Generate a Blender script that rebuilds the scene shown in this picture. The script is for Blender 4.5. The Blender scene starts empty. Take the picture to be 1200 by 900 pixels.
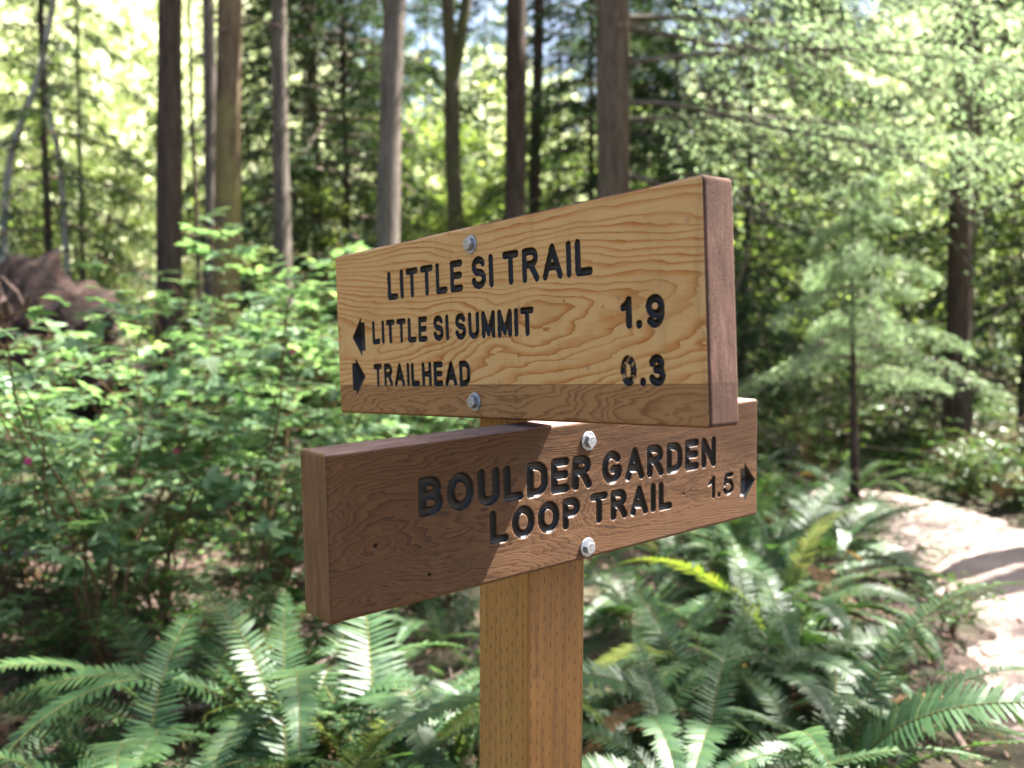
import bpy, bmesh, math, random
import numpy as np
from mathutils import Vector, Matrix, Euler
rng = np.random.default_rng(7); random.seed(7)
S = bpy.context.scene
COL = S.collection
PI = math.pi
EYE = 1.6
# ------------------------------------------------------------------ camera, sky, sun, exposure
cam = bpy.data.cameras.new('camera'); camo = bpy.data.objects.new('camera', cam); COL.objects.link(camo)
cam.sensor_width = 36; cam.lens = 1076.93/1200*36; cam.clip_end = 1000; cam.clip_start = .05
camo.matrix_world = Matrix.Translation((0, 0, EYE)) @ Matrix.Rotation(PI/2-0.0701, 4, 'X') @ Matrix.Rotation(.004, 4, 'Z')
cam.dof.use_dof = True; cam.dof.focus_distance = 1.52; cam.dof.aperture_fstop = 2.9
S.camera = camo
SUN = Vector((.96, .445, 1.69)).normalized()
W = bpy.data.worlds.new('World'); S.world = W; W.use_nodes = True
nt = W.node_tree; sky = nt.nodes.new('ShaderNodeTexSky'); sky.sky_type = 'NISHITA'; sky.sun_disc = False
sky.sun_elevation = math.asin(SUN.z); sky.sun_rotation = math.atan2(SUN.x, SUN.y)
bg = nt.nodes['Background']; bg.inputs[1].default_value = .062
sky.dust_density = 3.5; sky.ozone_density = .35; sky.air_density = .8
nt.links.new(sky.outputs[0], bg.inputs[0])
sl = bpy.data.lights.new('sun', 'SUN'); sl.energy = 5; sl.angle = math.radians(.5); sl.color = (1, .965, .90)
so = bpy.data.objects.new('sun', sl); COL.objects.link(so); so.rotation_euler = SUN.to_track_quat('Z', 'Y').to_euler(); so.location = (5, 3, 30)
S.view_settings.view_transform = 'Standard'; S.view_settings.look = 'None'; S.view_settings.gamma = 1
S.view_settings.exposure = 3.1
S.render.engine = 'CYCLES'; cy = S.cycles
cy.use_denoising = True; cy.max_bounces = 8; cy.diffuse_bounces = 4; cy.glossy_bounces = 2; cy.transmission_bounces = 6
cy.sample_clamp_indirect = 6; cy.caustics_reflective = False; cy.caustics_refractive = False

# ------------------------------------------------------------------ helpers
def tag(o, label=None, cat=None, group=None, kind=None):
    if label: o['label'] = label
    if cat: o['category'] = cat
    if group: o['group'] = group
    if kind: o['kind'] = kind
    return o
def empty(name, loc, rz=0, label=None, cat=None, group=None):
    o = bpy.data.objects.new(name, None); COL.objects.link(o); o.location = loc; o.rotation_euler = (0, 0, rz)
    o.empty_display_size = .1
    return tag(o, label, cat, group)
def mobj(name, me, parent=None):
    o = bpy.data.objects.new(name, me); COL.objects.link(o); o.parent = parent; return o
class MB:
    """collects vertex / polygon blocks and writes one mesh"""
    def __init__(s): s.v = []; s.tri = []; s.quad = []; s.n = 0; s.mt = []; s.mq = []
    def add(s, v, f, m=0):
        v = np.asarray(v, float); f = np.asarray(f, int) + s.n
        s.v.append(v); s.n += len(v)
        (s.tri if f.shape[1] == 3 else s.quad).append(f)
        (s.mt if f.shape[1] == 3 else s.mq).append(np.full(len(f), m))
    def inst(s, tv, tf, M, T, m=0):
        """M (n,3,3) columns = template axes, T (n,3)"""
        n = len(T); k = len(tv)
        v = np.einsum('nij,kj->nki', M, np.asarray(tv, float)) + T[:, None, :]
        f = (np.asarray(tf)[None] + (np.arange(n)*k)[:, None, None]).reshape(-1, len(tf[0]))
        s.add(v.reshape(-1, 3), f, m)
    def mesh(s, name, mats, smooth=False):
        me = bpy.data.meshes.new(name)
        V = np.concatenate(s.v) if s.v else np.zeros((0, 3))
        T = np.concatenate(s.tri) if s.tri else np.zeros((0, 3), int)
        Q = np.concatenate(s.quad) if s.quad else np.zeros((0, 4), int)
        me.vertices.add(len(V)); me.vertices.foreach_set('co', V.astype(np.float32).ravel())
        me.loops.add(T.size+Q.size); me.loops.foreach_set('vertex_index', np.concatenate([T.ravel(), Q.ravel()]).astype(np.int32))
        me.polygons.add(len(T)+len(Q))
        st = np.concatenate([np.arange(len(T))*3, len(T)*3+np.arange(len(Q))*4]).astype(np.int32)
        me.polygons.foreach_set('loop_start', st)
        mi = np.concatenate([np.concatenate(s.mt) if s.mt else [], np.concatenate(s.mq) if s.mq else []]).astype(np.int32)
        for m in (mats if isinstance(mats, (list, tuple)) else [mats]): me.materials.append(m)
        me.polygons.foreach_set('material_index', mi)
        me.polygons.foreach_set('use_smooth', np.full(len(mi), smooth))
        me.update(calc_edges=True); me.validate()
        return me
def tube(mb, P, R, n=8, m=0, cap=True):
    P = np.asarray(P, float); R = np.broadcast_to(np.asarray(R, float), (len(P),))
    T = np.gradient(P, axis=0); T /= np.linalg.norm(T, axis=1)[:, None]+1e-9
    ref = np.array([0, 0, 1.]) if abs(T[:, 2]).mean() < .8 else np.array([1., 0, 0])
    X = np.cross(T, ref); X /= np.linalg.norm(X, axis=1)[:, None]+1e-9; Y = np.cross(T, X)
    a = np.linspace(0, 2*PI, n, endpoint=False)
    V = P[:, None]+(X[:, None]*np.cos(a)[None, :, None]+Y[:, None]*np.sin(a)[None, :, None])*R[:, None, None]
    i, j = np.meshgrid(np.arange(len(P)-1), np.arange(n), indexing='ij'); j2 = (j+1) % n
    F = np.stack([i*n+j, (i+1)*n+j, (i+1)*n+j2, i*n+j2], -1).reshape(-1, 4)
    mb.add(V.reshape(-1, 3), F, m)
    if cap:
        for k in (0, len(P)-1):
            vv = np.vstack([V[k], P[k]]); mb.add(vv, [[q, (q+1) % n, n] for q in range(n)], m)
def norm(v): return v/(np.linalg.norm(v, axis=-1, keepdims=True)+1e-9)
def frames(d, up):
    """local x along d, z near up"""
    d = norm(d); y = norm(np.cross(up, d)); z = np.cross(d, y)
    return np.stack([d, y, z], -1)
def smooth(a, b, x):
    t = np.clip((x-a)/(b-a), 0, 1); return t*t*(3-2*t)
# terrain
def gz(x, y):
    x = np.asarray(x, float); y = np.asarray(y, float)
    z = .26*np.clip(-x-1.6-.08*y, 0, 6)*smooth(1.5, 5, y)
    z = z + .05*np.sin(x*1.3+.5*y)*np.cos(y*.9) + .03*np.sin(3.1*x)*np.sin(2.7*y+1)
    z = z - .045*smooth(2.0, 2.6, x)*smooth(5.4, 3, x-.4*y)
    R = np.hypot(x, y); az = np.arctan2(x, np.maximum(y, .01))
    k = .12 + .6*smooth(-.12, -.42, az) + .25*smooth(.15, .5, az)
    z = z + np.where(y > 0, np.clip(R-20, 0, 60)*k*smooth(20, 34, R), 0)
    return z

# ------------------------------------------------------------------ materials
def mat(name):
    m = bpy.data.materials.new(name); m.use_nodes = True
    return m, m.node_tree, m.node_tree.nodes['Principled BSDF'], m.node_tree.nodes['Material Output']
def N(nt, t, **k):
    n = nt.nodes.new(t)
    for a, b in k.items():
        if a == 'op': n.operation = b
        else: setattr(n, a, b)
    return n
def L(nt, a, b): nt.links.new(a, b)
def math_(nt, op, a, b=None, c=None, clamp=False):
    n = nt.nodes.new('ShaderNodeMath'); n.operation = op; n.use_clamp = clamp
    for i, v in enumerate((a, b, c)):
        if v is None: continue
        if isinstance(v, (int, float)): n.inputs[i].default_value = v
        else: L(nt, v, n.inputs[i])
    return n.outputs[0]
def ramp(nt, fac, stops, interp='LINEAR'):
    n = nt.nodes.new('ShaderNodeValToRGB'); n.color_ramp.interpolation = interp
    e = n.color_ramp.elements
    while len(e) < len(stops): e.new(.5)
    for q, (p, c) in zip(e, stops):
        q.position = p; q.color = (*c, 1) if len(c) == 3 else c
    L(nt, fac, n.inputs[0]); return n.outputs[0]
def noise(nt, vec, scale, detail=3, rough=.55, dist=0):
    n = nt.nodes.new('ShaderNodeTexNoise'); n.inputs['Scale'].default_value = scale; n.inputs['Detail'].default_value = detail
    n.inputs['Roughness'].default_value = rough; n.inputs['Distortion'].default_value = dist
    if vec is not None: L(nt, vec, n.inputs['Vector'])
    return n.outputs[0]
def mapping(nt, vec, sc=(1, 1, 1), loc=(0, 0, 0), rot=(0, 0, 0)):
    n = nt.nodes.new('ShaderNodeMapping'); L(nt, vec, n.inputs[0])
    n.inputs[1].default_value = loc; n.inputs[2].default_value = rot; n.inputs[3].default_value = sc; return n.outputs[0]
def mix(nt, f, a, b, blend='MIX'):
    n = nt.nodes.new('ShaderNodeMix'); n.data_type = 'RGBA'; n.blend_type = blend
    for s_, v in ((0, f), (6, a), (7, b)):
        if isinstance(v, (int, float)): n.inputs[s_].default_value = v
        elif isinstance(v, tuple): n.inputs[s_].default_value = (*v, 1)
        else: L(nt, v, n.inputs[s_])
    return n.outputs[2]
def bump(nt, h, strength, dist, nrm=None):
    n = nt.nodes.new('ShaderNodeBump'); n.inputs['Strength'].default_value = strength; n.inputs['Distance'].default_value = dist
    L(nt, h, n.inputs['Height'])
    if nrm is not None: L(nt, nrm, n.inputs['Normal'])
    return n.outputs[0]
def objco(nt): return nt.nodes.new('ShaderNodeTexCoord').outputs['Object']
def leafmat(name, stops, trans=.4, rough=.5, tcol=None, spec=.3):
    m, nt, p, out = mat(name)
    g = nt.nodes.new('ShaderNodeNewGeometry'); oi = nt.nodes.new('ShaderNodeObjectInfo')
    r = math_(nt, 'ADD', math_(nt, 'MULTIPLY', g.outputs['Random Per Island'], .75), math_(nt, 'MULTIPLY', oi.outputs['Random'], .25))
    c = ramp(nt, r, stops)
    L(nt, c, p.inputs['Base Color']); p.inputs['Roughness'].default_value = rough
    p.inputs['Specular IOR Level'].default_value = spec
    t = nt.nodes.new('ShaderNodeBsdfTranslucent')
    tc = mix(nt, 1., c, tcol or (1.9, 2.0, .9), 'MULTIPLY'); L(nt, tc, t.inputs[0])
    ms = nt.nodes.new('ShaderNodeMixShader'); ms.inputs[0].default_value = trans
    L(nt, p.outputs[0], ms.inputs[1]); L(nt, t.outputs[0], ms.inputs[2]); L(nt, ms.outputs[0], out.inputs[0])
    return m
M = {}
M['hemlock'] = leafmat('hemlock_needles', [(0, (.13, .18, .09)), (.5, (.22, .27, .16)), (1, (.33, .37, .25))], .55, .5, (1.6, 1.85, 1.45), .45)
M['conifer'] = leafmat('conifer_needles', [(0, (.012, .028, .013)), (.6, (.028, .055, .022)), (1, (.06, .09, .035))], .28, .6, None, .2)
M['maple'] = leafmat('maple_leaves', [(0, (.10, .16, .04)), (.5, (.17, .23, .07)), (1, (.28, .31, .12))], .5, .45, (1.7, 1.75, .95))
M['salmon'] = leafmat('bramble_leaves', [(0, (.07, .14, .065)), (.5, (.13, .21, .105)), (.85, (.19, .27, .14)), (1, (.27, .34, .10))], .45, .42, (1.7, 1.8, 1.1))
M['fern'] = leafmat('fern_pinnae', [(0, (.022, .055, .022)), (.6, (.042, .088, .032)), (1, (.085, .13, .042))], .3, .46, None, .38)
M['fernyel'] = leafmat('fern_pinnae_yellowing', [(0, (.10, .16, .03)), (1, (.20, .22, .05))], .4, .4)
M['deadfern'] = leafmat('dead_fern_pinnae', [(0, (.12, .06, .025)), (1, (.26, .15, .07))], .25, .7)
M['salal'] = leafmat('ground_leaves', [(0, (.03, .07, .025)), (.6, (.06, .12, .035)), (1, (.16, .2, .05))], .3, .35)
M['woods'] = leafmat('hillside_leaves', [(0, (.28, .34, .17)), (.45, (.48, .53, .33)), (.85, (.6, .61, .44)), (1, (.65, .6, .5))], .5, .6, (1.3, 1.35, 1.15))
M['litter'] = leafmat('dead_leaves', [(0, (.04, .022, .014)), (.5, (.11, .063, .042)), (.85, (.2, .125, .088)), (1, (.36, .27, .21))], .15, .7, (1.1, .9, .7))
M['petal'] = leafmat('pink_petals', [(0, (.45, .03, .16)), (1, (.6, .06, .25))], .35, .5, (1.2, .8, 1.))
def barkmat(name, c1, c2, c3, moss=0., mosscol=(.12, .13, .03), sc=1.):
    m, nt, p, out = mat(name)
    o = objco(nt)
    v = mapping(nt, o, (9*sc, 9*sc, 1.6*sc))
    n1 = noise(nt, v, 2.2, 6, .65, .4); n2 = noise(nt, o, 1.7, 4, .6)
    n3 = noise(nt, mapping(nt, o, (30*sc, 30*sc, 7*sc)), 1.5, 5, .7)
    c = ramp(nt, n1, [(.3, c1), (.5, c2), (.72, c3)])
    c = mix(nt, math_(nt, 'MULTIPLY', n3, .5), c, c1, 'MIX')
    if moss:
        f = math_(nt, 'MULTIPLY', ramp(nt, n2, [(.62-moss*.4, (0, 0, 0)), (.72-moss*.3, (1, 1, 1))]), .85)
        c = mix(nt, f, c, mosscol)
    L(nt, c, p.inputs['Base Color']); p.inputs['Roughness'].default_value = .9; p.inputs['Specular IOR Level'].default_value = .2
    h = math_(nt, 'ADD', n1, math_(nt, 'MULTIPLY', n3, .4))
    L(nt, bump(nt, h, .9, .03), p.inputs['Normal'])
    return m
M['bark_dark'] = barkmat('dark_fir_bark', (.03, .02, .014), (.066, .046, .034), (.12, .088, .066))
M['bark_grey'] = barkmat('grey_fir_bark', (.07, .056, .046), (.15, .122, .10), (.25, .21, .175), .06)
M['bark_brown'] = barkmat('brown_fir_bark', (.055, .038, .028), (.125, .088, .064), (.2, .15, .115), .1)
M['bark_moss'] = barkmat('mossy_bark', (.07, .045, .026), (.15, .105, .065), (.28, .21, .14), .42, (.21, .18, .06))
M['bark_pale'] = barkmat('pale_alder_bark', (.22, .20, .18), (.42, .40, .37), (.6, .58, .54), .05)
M['bark_green'] = barkmat('green_mossy_bark', (.045, .034, .022), (.10, .078, .05), (.16, .13, .09), .38, (.09, .095, .03))
M['twig'] = barkmat('dead_twigs', (.12, .08, .06), (.24, .17, .14), (.4, .31, .28), 0, sc=3)
M['stem'] = barkmat('shrub_stems', (.09, .05, .025), (.19, .11, .055), (.3, .2, .12), 0, sc=4)
M['moss'] = barkmat('bright_moss', (.12, .13, .02), (.22, .24, .04), (.32, .34, .07), .3, (.2, .22, .03), sc=3)
M['mosslog'] = barkmat('mossy_log_bark', (.04, .035, .015), (.08, .075, .02), (.14, .13, .04), .3, (.09, .1, .02), sc=2)
M['rachis'] = barkmat('fern_rachis', (.10, .10, .03), (.15, .15, .05), (.2, .18, .07), 0, sc=6)

def woodmat(name, pal, kind):
    """growth rings cut by the board's face; vertex attribute 'paint' holds the distance inside a routed letter"""
    m, nt, p, out = mat(name)
    o = objco(nt)
    sx = nt.nodes.new('ShaderNodeSeparateXYZ'); L(nt, o, sx.inputs[0])
    X, Y, Z = sx.outputs
    def rings(zc, hx, spacing, amp, seed, wav):
        v1 = mapping(nt, o, (1.9, 3, 5.5), (seed, seed*.3, 0)); n1 = noise(nt, v1, 1.2, 1.5, .45)
        v2 = mapping(nt, o, (9, 9, 38), (0, seed, 0)); n2 = noise(nt, v2, 1.2, 3, .5)
        d = math_(nt, 'ADD', math_(nt, 'MULTIPLY', math_(nt, 'SUBTRACT', n1, .5), amp), math_(nt, 'MULTIPLY', math_(nt, 'SUBTRACT', n2, .5), amp*wav))
        zz = math_(nt, 'SUBTRACT', Z, zc)
        hh = math_(nt, 'ADD', math_(nt, 'MULTIPLY', X, hx), .05)
        yy = math_(nt, 'ADD', math_(nt, 'SUBTRACT', hh, Y), d)
        r = math_(nt, 'SQRT', math_(nt, 'ADD', math_(nt, 'POWER', zz, 2), math_(nt, 'POWER', yy, 2)))
        n3 = noise(nt, mapping(nt, o, (3, 3, 3), (seed, 0, 0)), 1, 2)
        r = math_(nt, 'ADD', r, math_(nt, 'MULTIPLY', n3, .02))
        cx_ = nt.nodes.new('ShaderNodeCombineXYZ'); L(nt, r, cx_.inputs[0])
        r = math_(nt, 'ADD', r, math_(nt, 'MULTIPLY', noise(nt, cx_.outputs[0], 45, 2), .018))
        return math_(nt, 'FRACT', math_(nt, 'DIVIDE', r, spacing))
    fib = noise(nt, mapping(nt, o, (14, 300, 420)), 1, 4, .6)
    fine = noise(nt, mapping(nt, o, (60, 400, 900)), 1, 2, .6)
    blot = noise(nt, mapping(nt, o, (6, 6, 12)), 1.3, 4, .6)
    if kind == 'upper':
        f = rings(-.015, .10, .0088, .15, 5.4, .13)
        c = ramp(nt, f, [(0, pal[0]), (.52, pal[0]), (.80, pal[1]), (.94, pal[2]), (.985, pal[2]), (1, pal[0])])
        c = mix(nt, math_(nt, 'SUBTRACT', 1, ramp(nt, noise(nt, mapping(nt, o, (5, 5, 14), (9, 0, 3)), 1.4, 3), [(.35, (.5, .5, .5)), (.6, (1, 1, 1))])), c, pal[0])
        f2 = rings(-.16, -.06, .0042, .07, 7.7, .3)
        c2 = ramp(nt, f2, [(0, pal[3]), (.4, pal[3]), (.85, pal[4]), (1, pal[3])])
        seam = math_(nt, 'LESS_THAN', Z, SEAM)
        c = mix(nt, seam, c, c2)
        line = math_(nt, 'LESS_THAN', math_(nt, 'ABSOLUTE', math_(nt, 'SUBTRACT', Z, SEAM)), .0007)
        c = mix(nt, math_(nt, 'MULTIPLY', line, .75), c, (.08, .045, .02))
        rh = math_(nt, 'MULTIPLY', f, .25)
        # small grey water spots
        vo = nt.nodes.new('ShaderNodeTexVoronoi'); vo.inputs['Scale'].default_value = 15
        L(nt, mapping(nt, o, (1, 1, 1.0), (.03, 0, .02)), vo.inputs['Vector'])
        sp = ramp(nt, math_(nt, 'ADD', vo.outputs['Distance'], math_(nt, 'MULTIPLY', blot, .12)), [(.115, (1, 1, 1)), (.15, (0, 0, 0))])
        c = mix(nt, math_(nt, 'MULTIPLY', sp, .38), c, (.2, .13, .08))
    else:
        f = rings(-.02, -.13, .0048, .17, 11.3, .2)
        c = ramp(nt, f, [(0, pal[0]), (.3, pal[0]), (.82, pal[1]), (.95, pal[2]), (1, pal[0])])
        rh = f
    c = mix(nt, math_(nt, 'MULTIPLY', fib, .35), c, pal[-1])
    # weather grime towards broad patches
    g = ramp(nt, blot, [(.48, (0, 0, 0)), (.75, (1, 1, 1))])
    c = mix(nt, math_(nt, 'MULTIPLY', g, .42), c, pal[-1])
    chk = ramp(nt, noise(nt, mapping(nt, o, (7, 60, 330), (2, 0, 5)), 1, 2, .5), [(.70, (0, 0, 0)), (.74, (1, 1, 1))])
    c = mix(nt, math_(nt, 'MULTIPLY', chk, .35), c, pal[-1])
    dr_ = ramp(nt, noise(nt, mapping(nt, o, (38, 38, 3.5), (4, 0, 1)), 1.1, 4, .6), [(.56, (0, 0, 0)), (.74, (1, 1, 1))])
    c = mix(nt, math_(nt, 'MULTIPLY', dr_, .22), c, (.10, .065, .04))
    # black routed paint
    at = nt.nodes.new('ShaderNodeAttribute'); at.attribute_name = 'paint'
    at2 = nt.nodes.new('ShaderNodeAttribute'); at2.attribute_name = 'wear'
    e = math_(nt, 'ADD', at.outputs['Fac'], math_(nt, 'MULTIPLY', math_(nt, 'SUBTRACT', noise(nt, mapping(nt, o, (1, 1, 1)), 260, 2), .5), .0012))
    pf = math_(nt, 'GREATER_THAN', e, 0)
    wn = math_(nt, 'GREATER_THAN', math_(nt, 'MULTIPLY', at2.outputs['Fac'], noise(nt, o, 110, 4, .6)), .56)
    pf = math_(nt, 'MULTIPLY', pf, math_(nt, 'SUBTRACT', 1, math_(nt, 'MULTIPLY', wn, .8)))
    c = mix(nt, pf, c, (.006, .006, .007))
    L(nt, c, p.inputs['Base Color'])
    L(nt, math_(nt, 'ADD', .66, math_(nt, 'MULTIPLY', pf, -.24)), p.inputs['Roughness'])
    p.inputs['Specular IOR Level'].default_value = .25
    h = math_(nt, 'ADD', math_(nt, 'ADD', math_(nt, 'MULTIPLY', fib, .5), math_(nt, 'MULTIPLY', fine, .35)), rh)
    hs = math_(nt, 'MULTIPLY', h, math_(nt, 'SUBTRACT', 1, math_(nt, 'MULTIPLY', pf, .85)))
    L(nt, bump(nt, hs, .5, .0008), p.inputs['Normal'])
    return m
UH = .3290; SEAM = -UH/2+.058
M['wood_upper'] = woodmat('clear_cedar_face', [(.60, .37, .15), (.48, .215, .055), (.36, .12, .022), (.30, .155, .062), (.14, .055, .017), (.36, .18, .06)], 'upper')
M['wood_lower'] = woodmat('red_cedar_face', [(.102, .048, .019), (.068, .029, .011), (.024, .0095, .0045), (.033, .015, .007)], 'lower')
def endmat(name, c1, c2, c3, seam=False):
    m, nt, p, out = mat(name)
    o = objco(nt)
    n1 = noise(nt, mapping(nt, o, (12, 40, 9)), 1.2, 5, .65, .3); n2 = noise(nt, mapping(nt, o, (350, 350, 500)), 1, 3, .7)
    n4 = noise(nt, mapping(nt, o, (60, 900, 30)), 1, 3, .6)
    c = ramp(nt, n1, [(.3, c1), (.5, c2), (.72, c3)])
    c = mix(nt, math_(nt, 'MULTIPLY', ramp(nt, n2, [(.45, (0, 0, 0)), (.6, (1, 1, 1))]), .4), c, c3)
    c = mix(nt, math_(nt, 'MULTIPLY', ramp(nt, n4, [(.5, (0, 0, 0)), (.66, (1, 1, 1))]), .45), c, c1)
    if seam:
        sx = nt.nodes.new('ShaderNodeSeparateXYZ'); L(nt, o, sx.inputs[0])
        c = mix(nt, math_(nt, 'MULTIPLY', math_(nt, 'LESS_THAN', sx.outputs[2], SEAM), .4), c, c1)
        ln = math_(nt, 'LESS_THAN', math_(nt, 'ABSOLUTE', math_(nt, 'SUBTRACT', sx.outputs[2], SEAM)), .0008)
        c = mix(nt, math_(nt, 'MULTIPLY', ln, .7), c, (.04, .025, .02))
    L(nt, c, p.inputs['Base Color']); p.inputs['Roughness'].default_value = .9
    p.inputs['Specular IOR Level'].default_value = .12
    L(nt, bump(nt, math_(nt, 'ADD', n2, n4), .5, .0012), p.inputs['Normal'])
    return m
M['end_upper'] = endmat('weathered_end_grain', (.034, .018, .013), (.076, .041, .031), (.135, .082, .063), True)
M['end_lower'] = endmat('brown_end_grain', (.095, .048, .02), (.165, .09, .04), (.23, .14, .07))
M['top_lower'] = endmat('weathered_top_edge', (.11, .066, .055), (.18, .12, .10), (.27, .19, .165))

def postmat():
    m, nt, p, out = mat('treated_post_wood'); o = objco(nt)
    sx = nt.nodes.new('ShaderNodeSeparateXYZ'); L(nt, o, sx.inputs[0])
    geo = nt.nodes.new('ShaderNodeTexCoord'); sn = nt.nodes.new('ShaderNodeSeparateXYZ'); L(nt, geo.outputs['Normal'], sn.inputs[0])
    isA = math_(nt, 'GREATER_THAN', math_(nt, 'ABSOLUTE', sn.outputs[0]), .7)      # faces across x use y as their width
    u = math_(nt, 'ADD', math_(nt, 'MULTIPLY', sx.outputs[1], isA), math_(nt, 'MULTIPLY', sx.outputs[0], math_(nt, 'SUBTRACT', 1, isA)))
    z = sx.outputs[2]
    def slits(du, dz, w, l, ph):
        cu = math_(nt, 'DIVIDE', math_(nt, 'ADD', u, .2+ph), du); k = math_(nt, 'FLOOR', cu)
        fu = math_(nt, 'ABSOLUTE', math_(nt, 'SUBTRACT', math_(nt, 'FRACT', cu), .5))
        jit = math_(nt, 'FRACT', math_(nt, 'MULTIPLY', math_(nt, 'SINE', math_(nt, 'MULTIPLY', k, 12.9898)), 43.758))
        off = math_(nt, 'ADD', math_(nt, 'MULTIPLY', k, .5), math_(nt, 'ADD', math_(nt, 'MULTIPLY', jit, .6), math_(nt, 'MULTIPLY', noise(nt, o, 9, 2), .5)))
        fz = math_(nt, 'ABSOLUTE', math_(nt, 'SUBTRACT', math_(nt, 'FRACT', math_(nt, 'ADD', math_(nt, 'DIVIDE', z, dz), off)), .5))
        a = math_(nt, 'DIVIDE', math_(nt, 'MULTIPLY', fu, du), w/2); b = math_(nt, 'DIVIDE', math_(nt, 'MULTIPLY', fz, dz), l/2)
        q = math_(nt, 'ADD', math_(nt, 'POWER', a, 2), math_(nt, 'POWER', b, 4))
        return ramp(nt, q, [(.5, (1, 1, 1)), (1, (0, 0, 0))])
    sl_ = slits(.0150, .034, .0032, .0115, .003)
    g1 = noise(nt, mapping(nt, o, (90, 90, 3.2)), 1.3, 4, .6, .4); g2 = noise(nt, mapping(nt, o, (400, 400, 10)), 1, 3, .6)
    bl = noise(nt, mapping(nt, o, (7, 7, 4)), 1.5, 3)
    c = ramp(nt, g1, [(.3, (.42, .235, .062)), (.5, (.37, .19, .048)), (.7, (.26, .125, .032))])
    c_shade = ramp(nt, g1, [(.3, (.29, .145, .036)), (.5, (.23, .11, .026)), (.7, (.145, .065, .016))])  # faces across x: their shade is painted in as darker wood
    c = mix(nt, isA, c, c_shade)
    c = mix(nt, math_(nt, 'MULTIPLY', g2, .3), c, (.15, .065, .02))
    c = mix(nt, math_(nt, 'MULTIPLY', ramp(nt, bl, [(.5, (0, 0, 0)), (.75, (1, 1, 1))]), .3), c, (.38, .2, .06))
    # knot on the right face
    kd = N(nt, 'ShaderNodeVectorMath', op='DISTANCE'); L(nt, mapping(nt, o, (1, 1, 1.0)), kd.inputs[0]); kd.inputs[1].default_value = (.07, -.050, .98-float(gz(.0277-.07*.635+.07*.772, 1.5601+.07*.772+.07*.635)))
    kr = math_(nt, 'ADD', kd.outputs['Value'], math_(nt, 'MULTIPLY', noise(nt, o, 60, 2), .004))
    kf = ramp(nt, kr, [(.0, (.6, .6, .6)), (.006, (.2, .2, .2)), (.0085, (1, 1, 1)), (.0125, (0, 0, 0))])
    c = mix(nt, math_(nt, 'MULTIPLY', kf, .6), c, (.07, .03, .015))
    c = mix(nt, math_(nt, 'MULTIPLY', sl_, .62), c, (.06, .028, .012))
    L(nt, c, p.inputs['Base Color']); p.inputs['Roughness'].default_value = .6; p.inputs['Specular IOR Level'].default_value = .4
    h = math_(nt, 'SUBTRACT', math_(nt, 'MULTIPLY', math_(nt, 'ADD', g1, g2), .5), math_(nt, 'MULTIPLY', sl_, 1.6))
    L(nt, bump(nt, h, .6, .001), p.inputs['Normal'])
    return m
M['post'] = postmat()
m_, nt_, p_, o_ = mat('galvanised_steel'); oc = objco(nt_)
L(nt_, ramp(nt_, noise(nt_, oc, 160, 4), [(.3, (.22, .24, .26)), (.7, (.40, .42, .46))]), p_.inputs['Base Color'])
p_.inputs['Metallic'].default_value = .8; L(nt_, math_(nt_, 'ADD', .3, math_(nt_, 'MULTIPLY', noise(nt_, oc, 220, 3), .3)), p_.inputs['Roughness'])
L(nt_, bump(nt_, noise(nt_, oc, 400, 2), .15, .0006), p_.inputs['Normal']); M['steel'] = m_
# soil
m_, nt_, p_, o_ = mat('forest_soil'); oc = objco(nt_)
n1 = noise(nt_, oc, 2.2, 6, .7); n2 = noise(nt_, oc, 24, 6, .75); n3 = noise(nt_, oc, .35, 4)
c = ramp(nt_, n2, [(.28, (.035, .02, .014)), (.5, (.07, .042, .03)), (.68, (.14, .09, .07)), (.8, (.25, .18, .14))])
c = mix(nt_, ramp(nt_, n1, [(.48, (0, 0, 0)), (.6, (1, 1, 1))]), c, (.06, .07, .025)); 
c = mix(nt_, ramp(nt_, n3, [(.5, (0, 0, 0)), (.7, (.6, .6, .6))]), c, (.09, .12, .04))
L(nt_, c, p_.inputs['Base Color']); p_.inputs['Roughness'].default_value = .95
L(nt_, bump(nt_, n2, 1, .05), p_.inputs['Normal']); M['soil'] = m_
m_, nt_, p_, o_ = mat('packed_trail_dirt'); oc = objco(nt_)
n1 = noise(nt_, oc, 1.6, 6, .7); n2 = noise(nt_, oc, 40, 6, .7); n4 = noise(nt_, oc, 9, 5, .75)
c = ramp(nt_, n1, [(.3, (.19, .14, .12)), (.6, (.32, .25, .215)), (.8, (.43, .35, .31))])
c = mix(nt_, ramp(nt_, n2, [(.5, (0, 0, 0)), (.66, (.7, .7, .7))]), c, (.12, .07, .055))
c = mix(nt_, ramp(nt_, n4, [(.55, (0, 0, 0)), (.7, (.5, .5, .5))]), c, (.15, .085, .065))
L(nt_, c, p_.inputs['Base Color']); p_.inputs['Roughness'].default_value = .9
L(nt_, bump(nt_, math_(nt_, 'ADD', n2, n4), .8, .02), p_.inputs['Normal']); M['dirt'] = m_

# ------------------------------------------------------------------ ground and trail
def axis(lo, hi, near_lo, near_hi, step):
    a = list(np.arange(near_lo, near_hi+1e-6, step)); s = step
    x = near_hi
    while x < hi: s *= 1.12; x += s; a.append(x)
    s = step; x = near_lo; b = []
    while x > lo: s *= 1.12; x -= s; b.append(x)
    return np.array(b[::-1]+a)
gx = axis(-420, 420, -8, 8, .12); gy = axis(-420, 420, 0, 14, .12)
GX, GY = np.meshgrid(gx, gy, indexing='ij'); GZ = gz(GX, GY)
near = (abs(GX) < 9) & (GY > 0) & (GY < 15)
GZ = GZ + np.where(near, (rng.random(GX.shape)-.5)*.03, 0)
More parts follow.
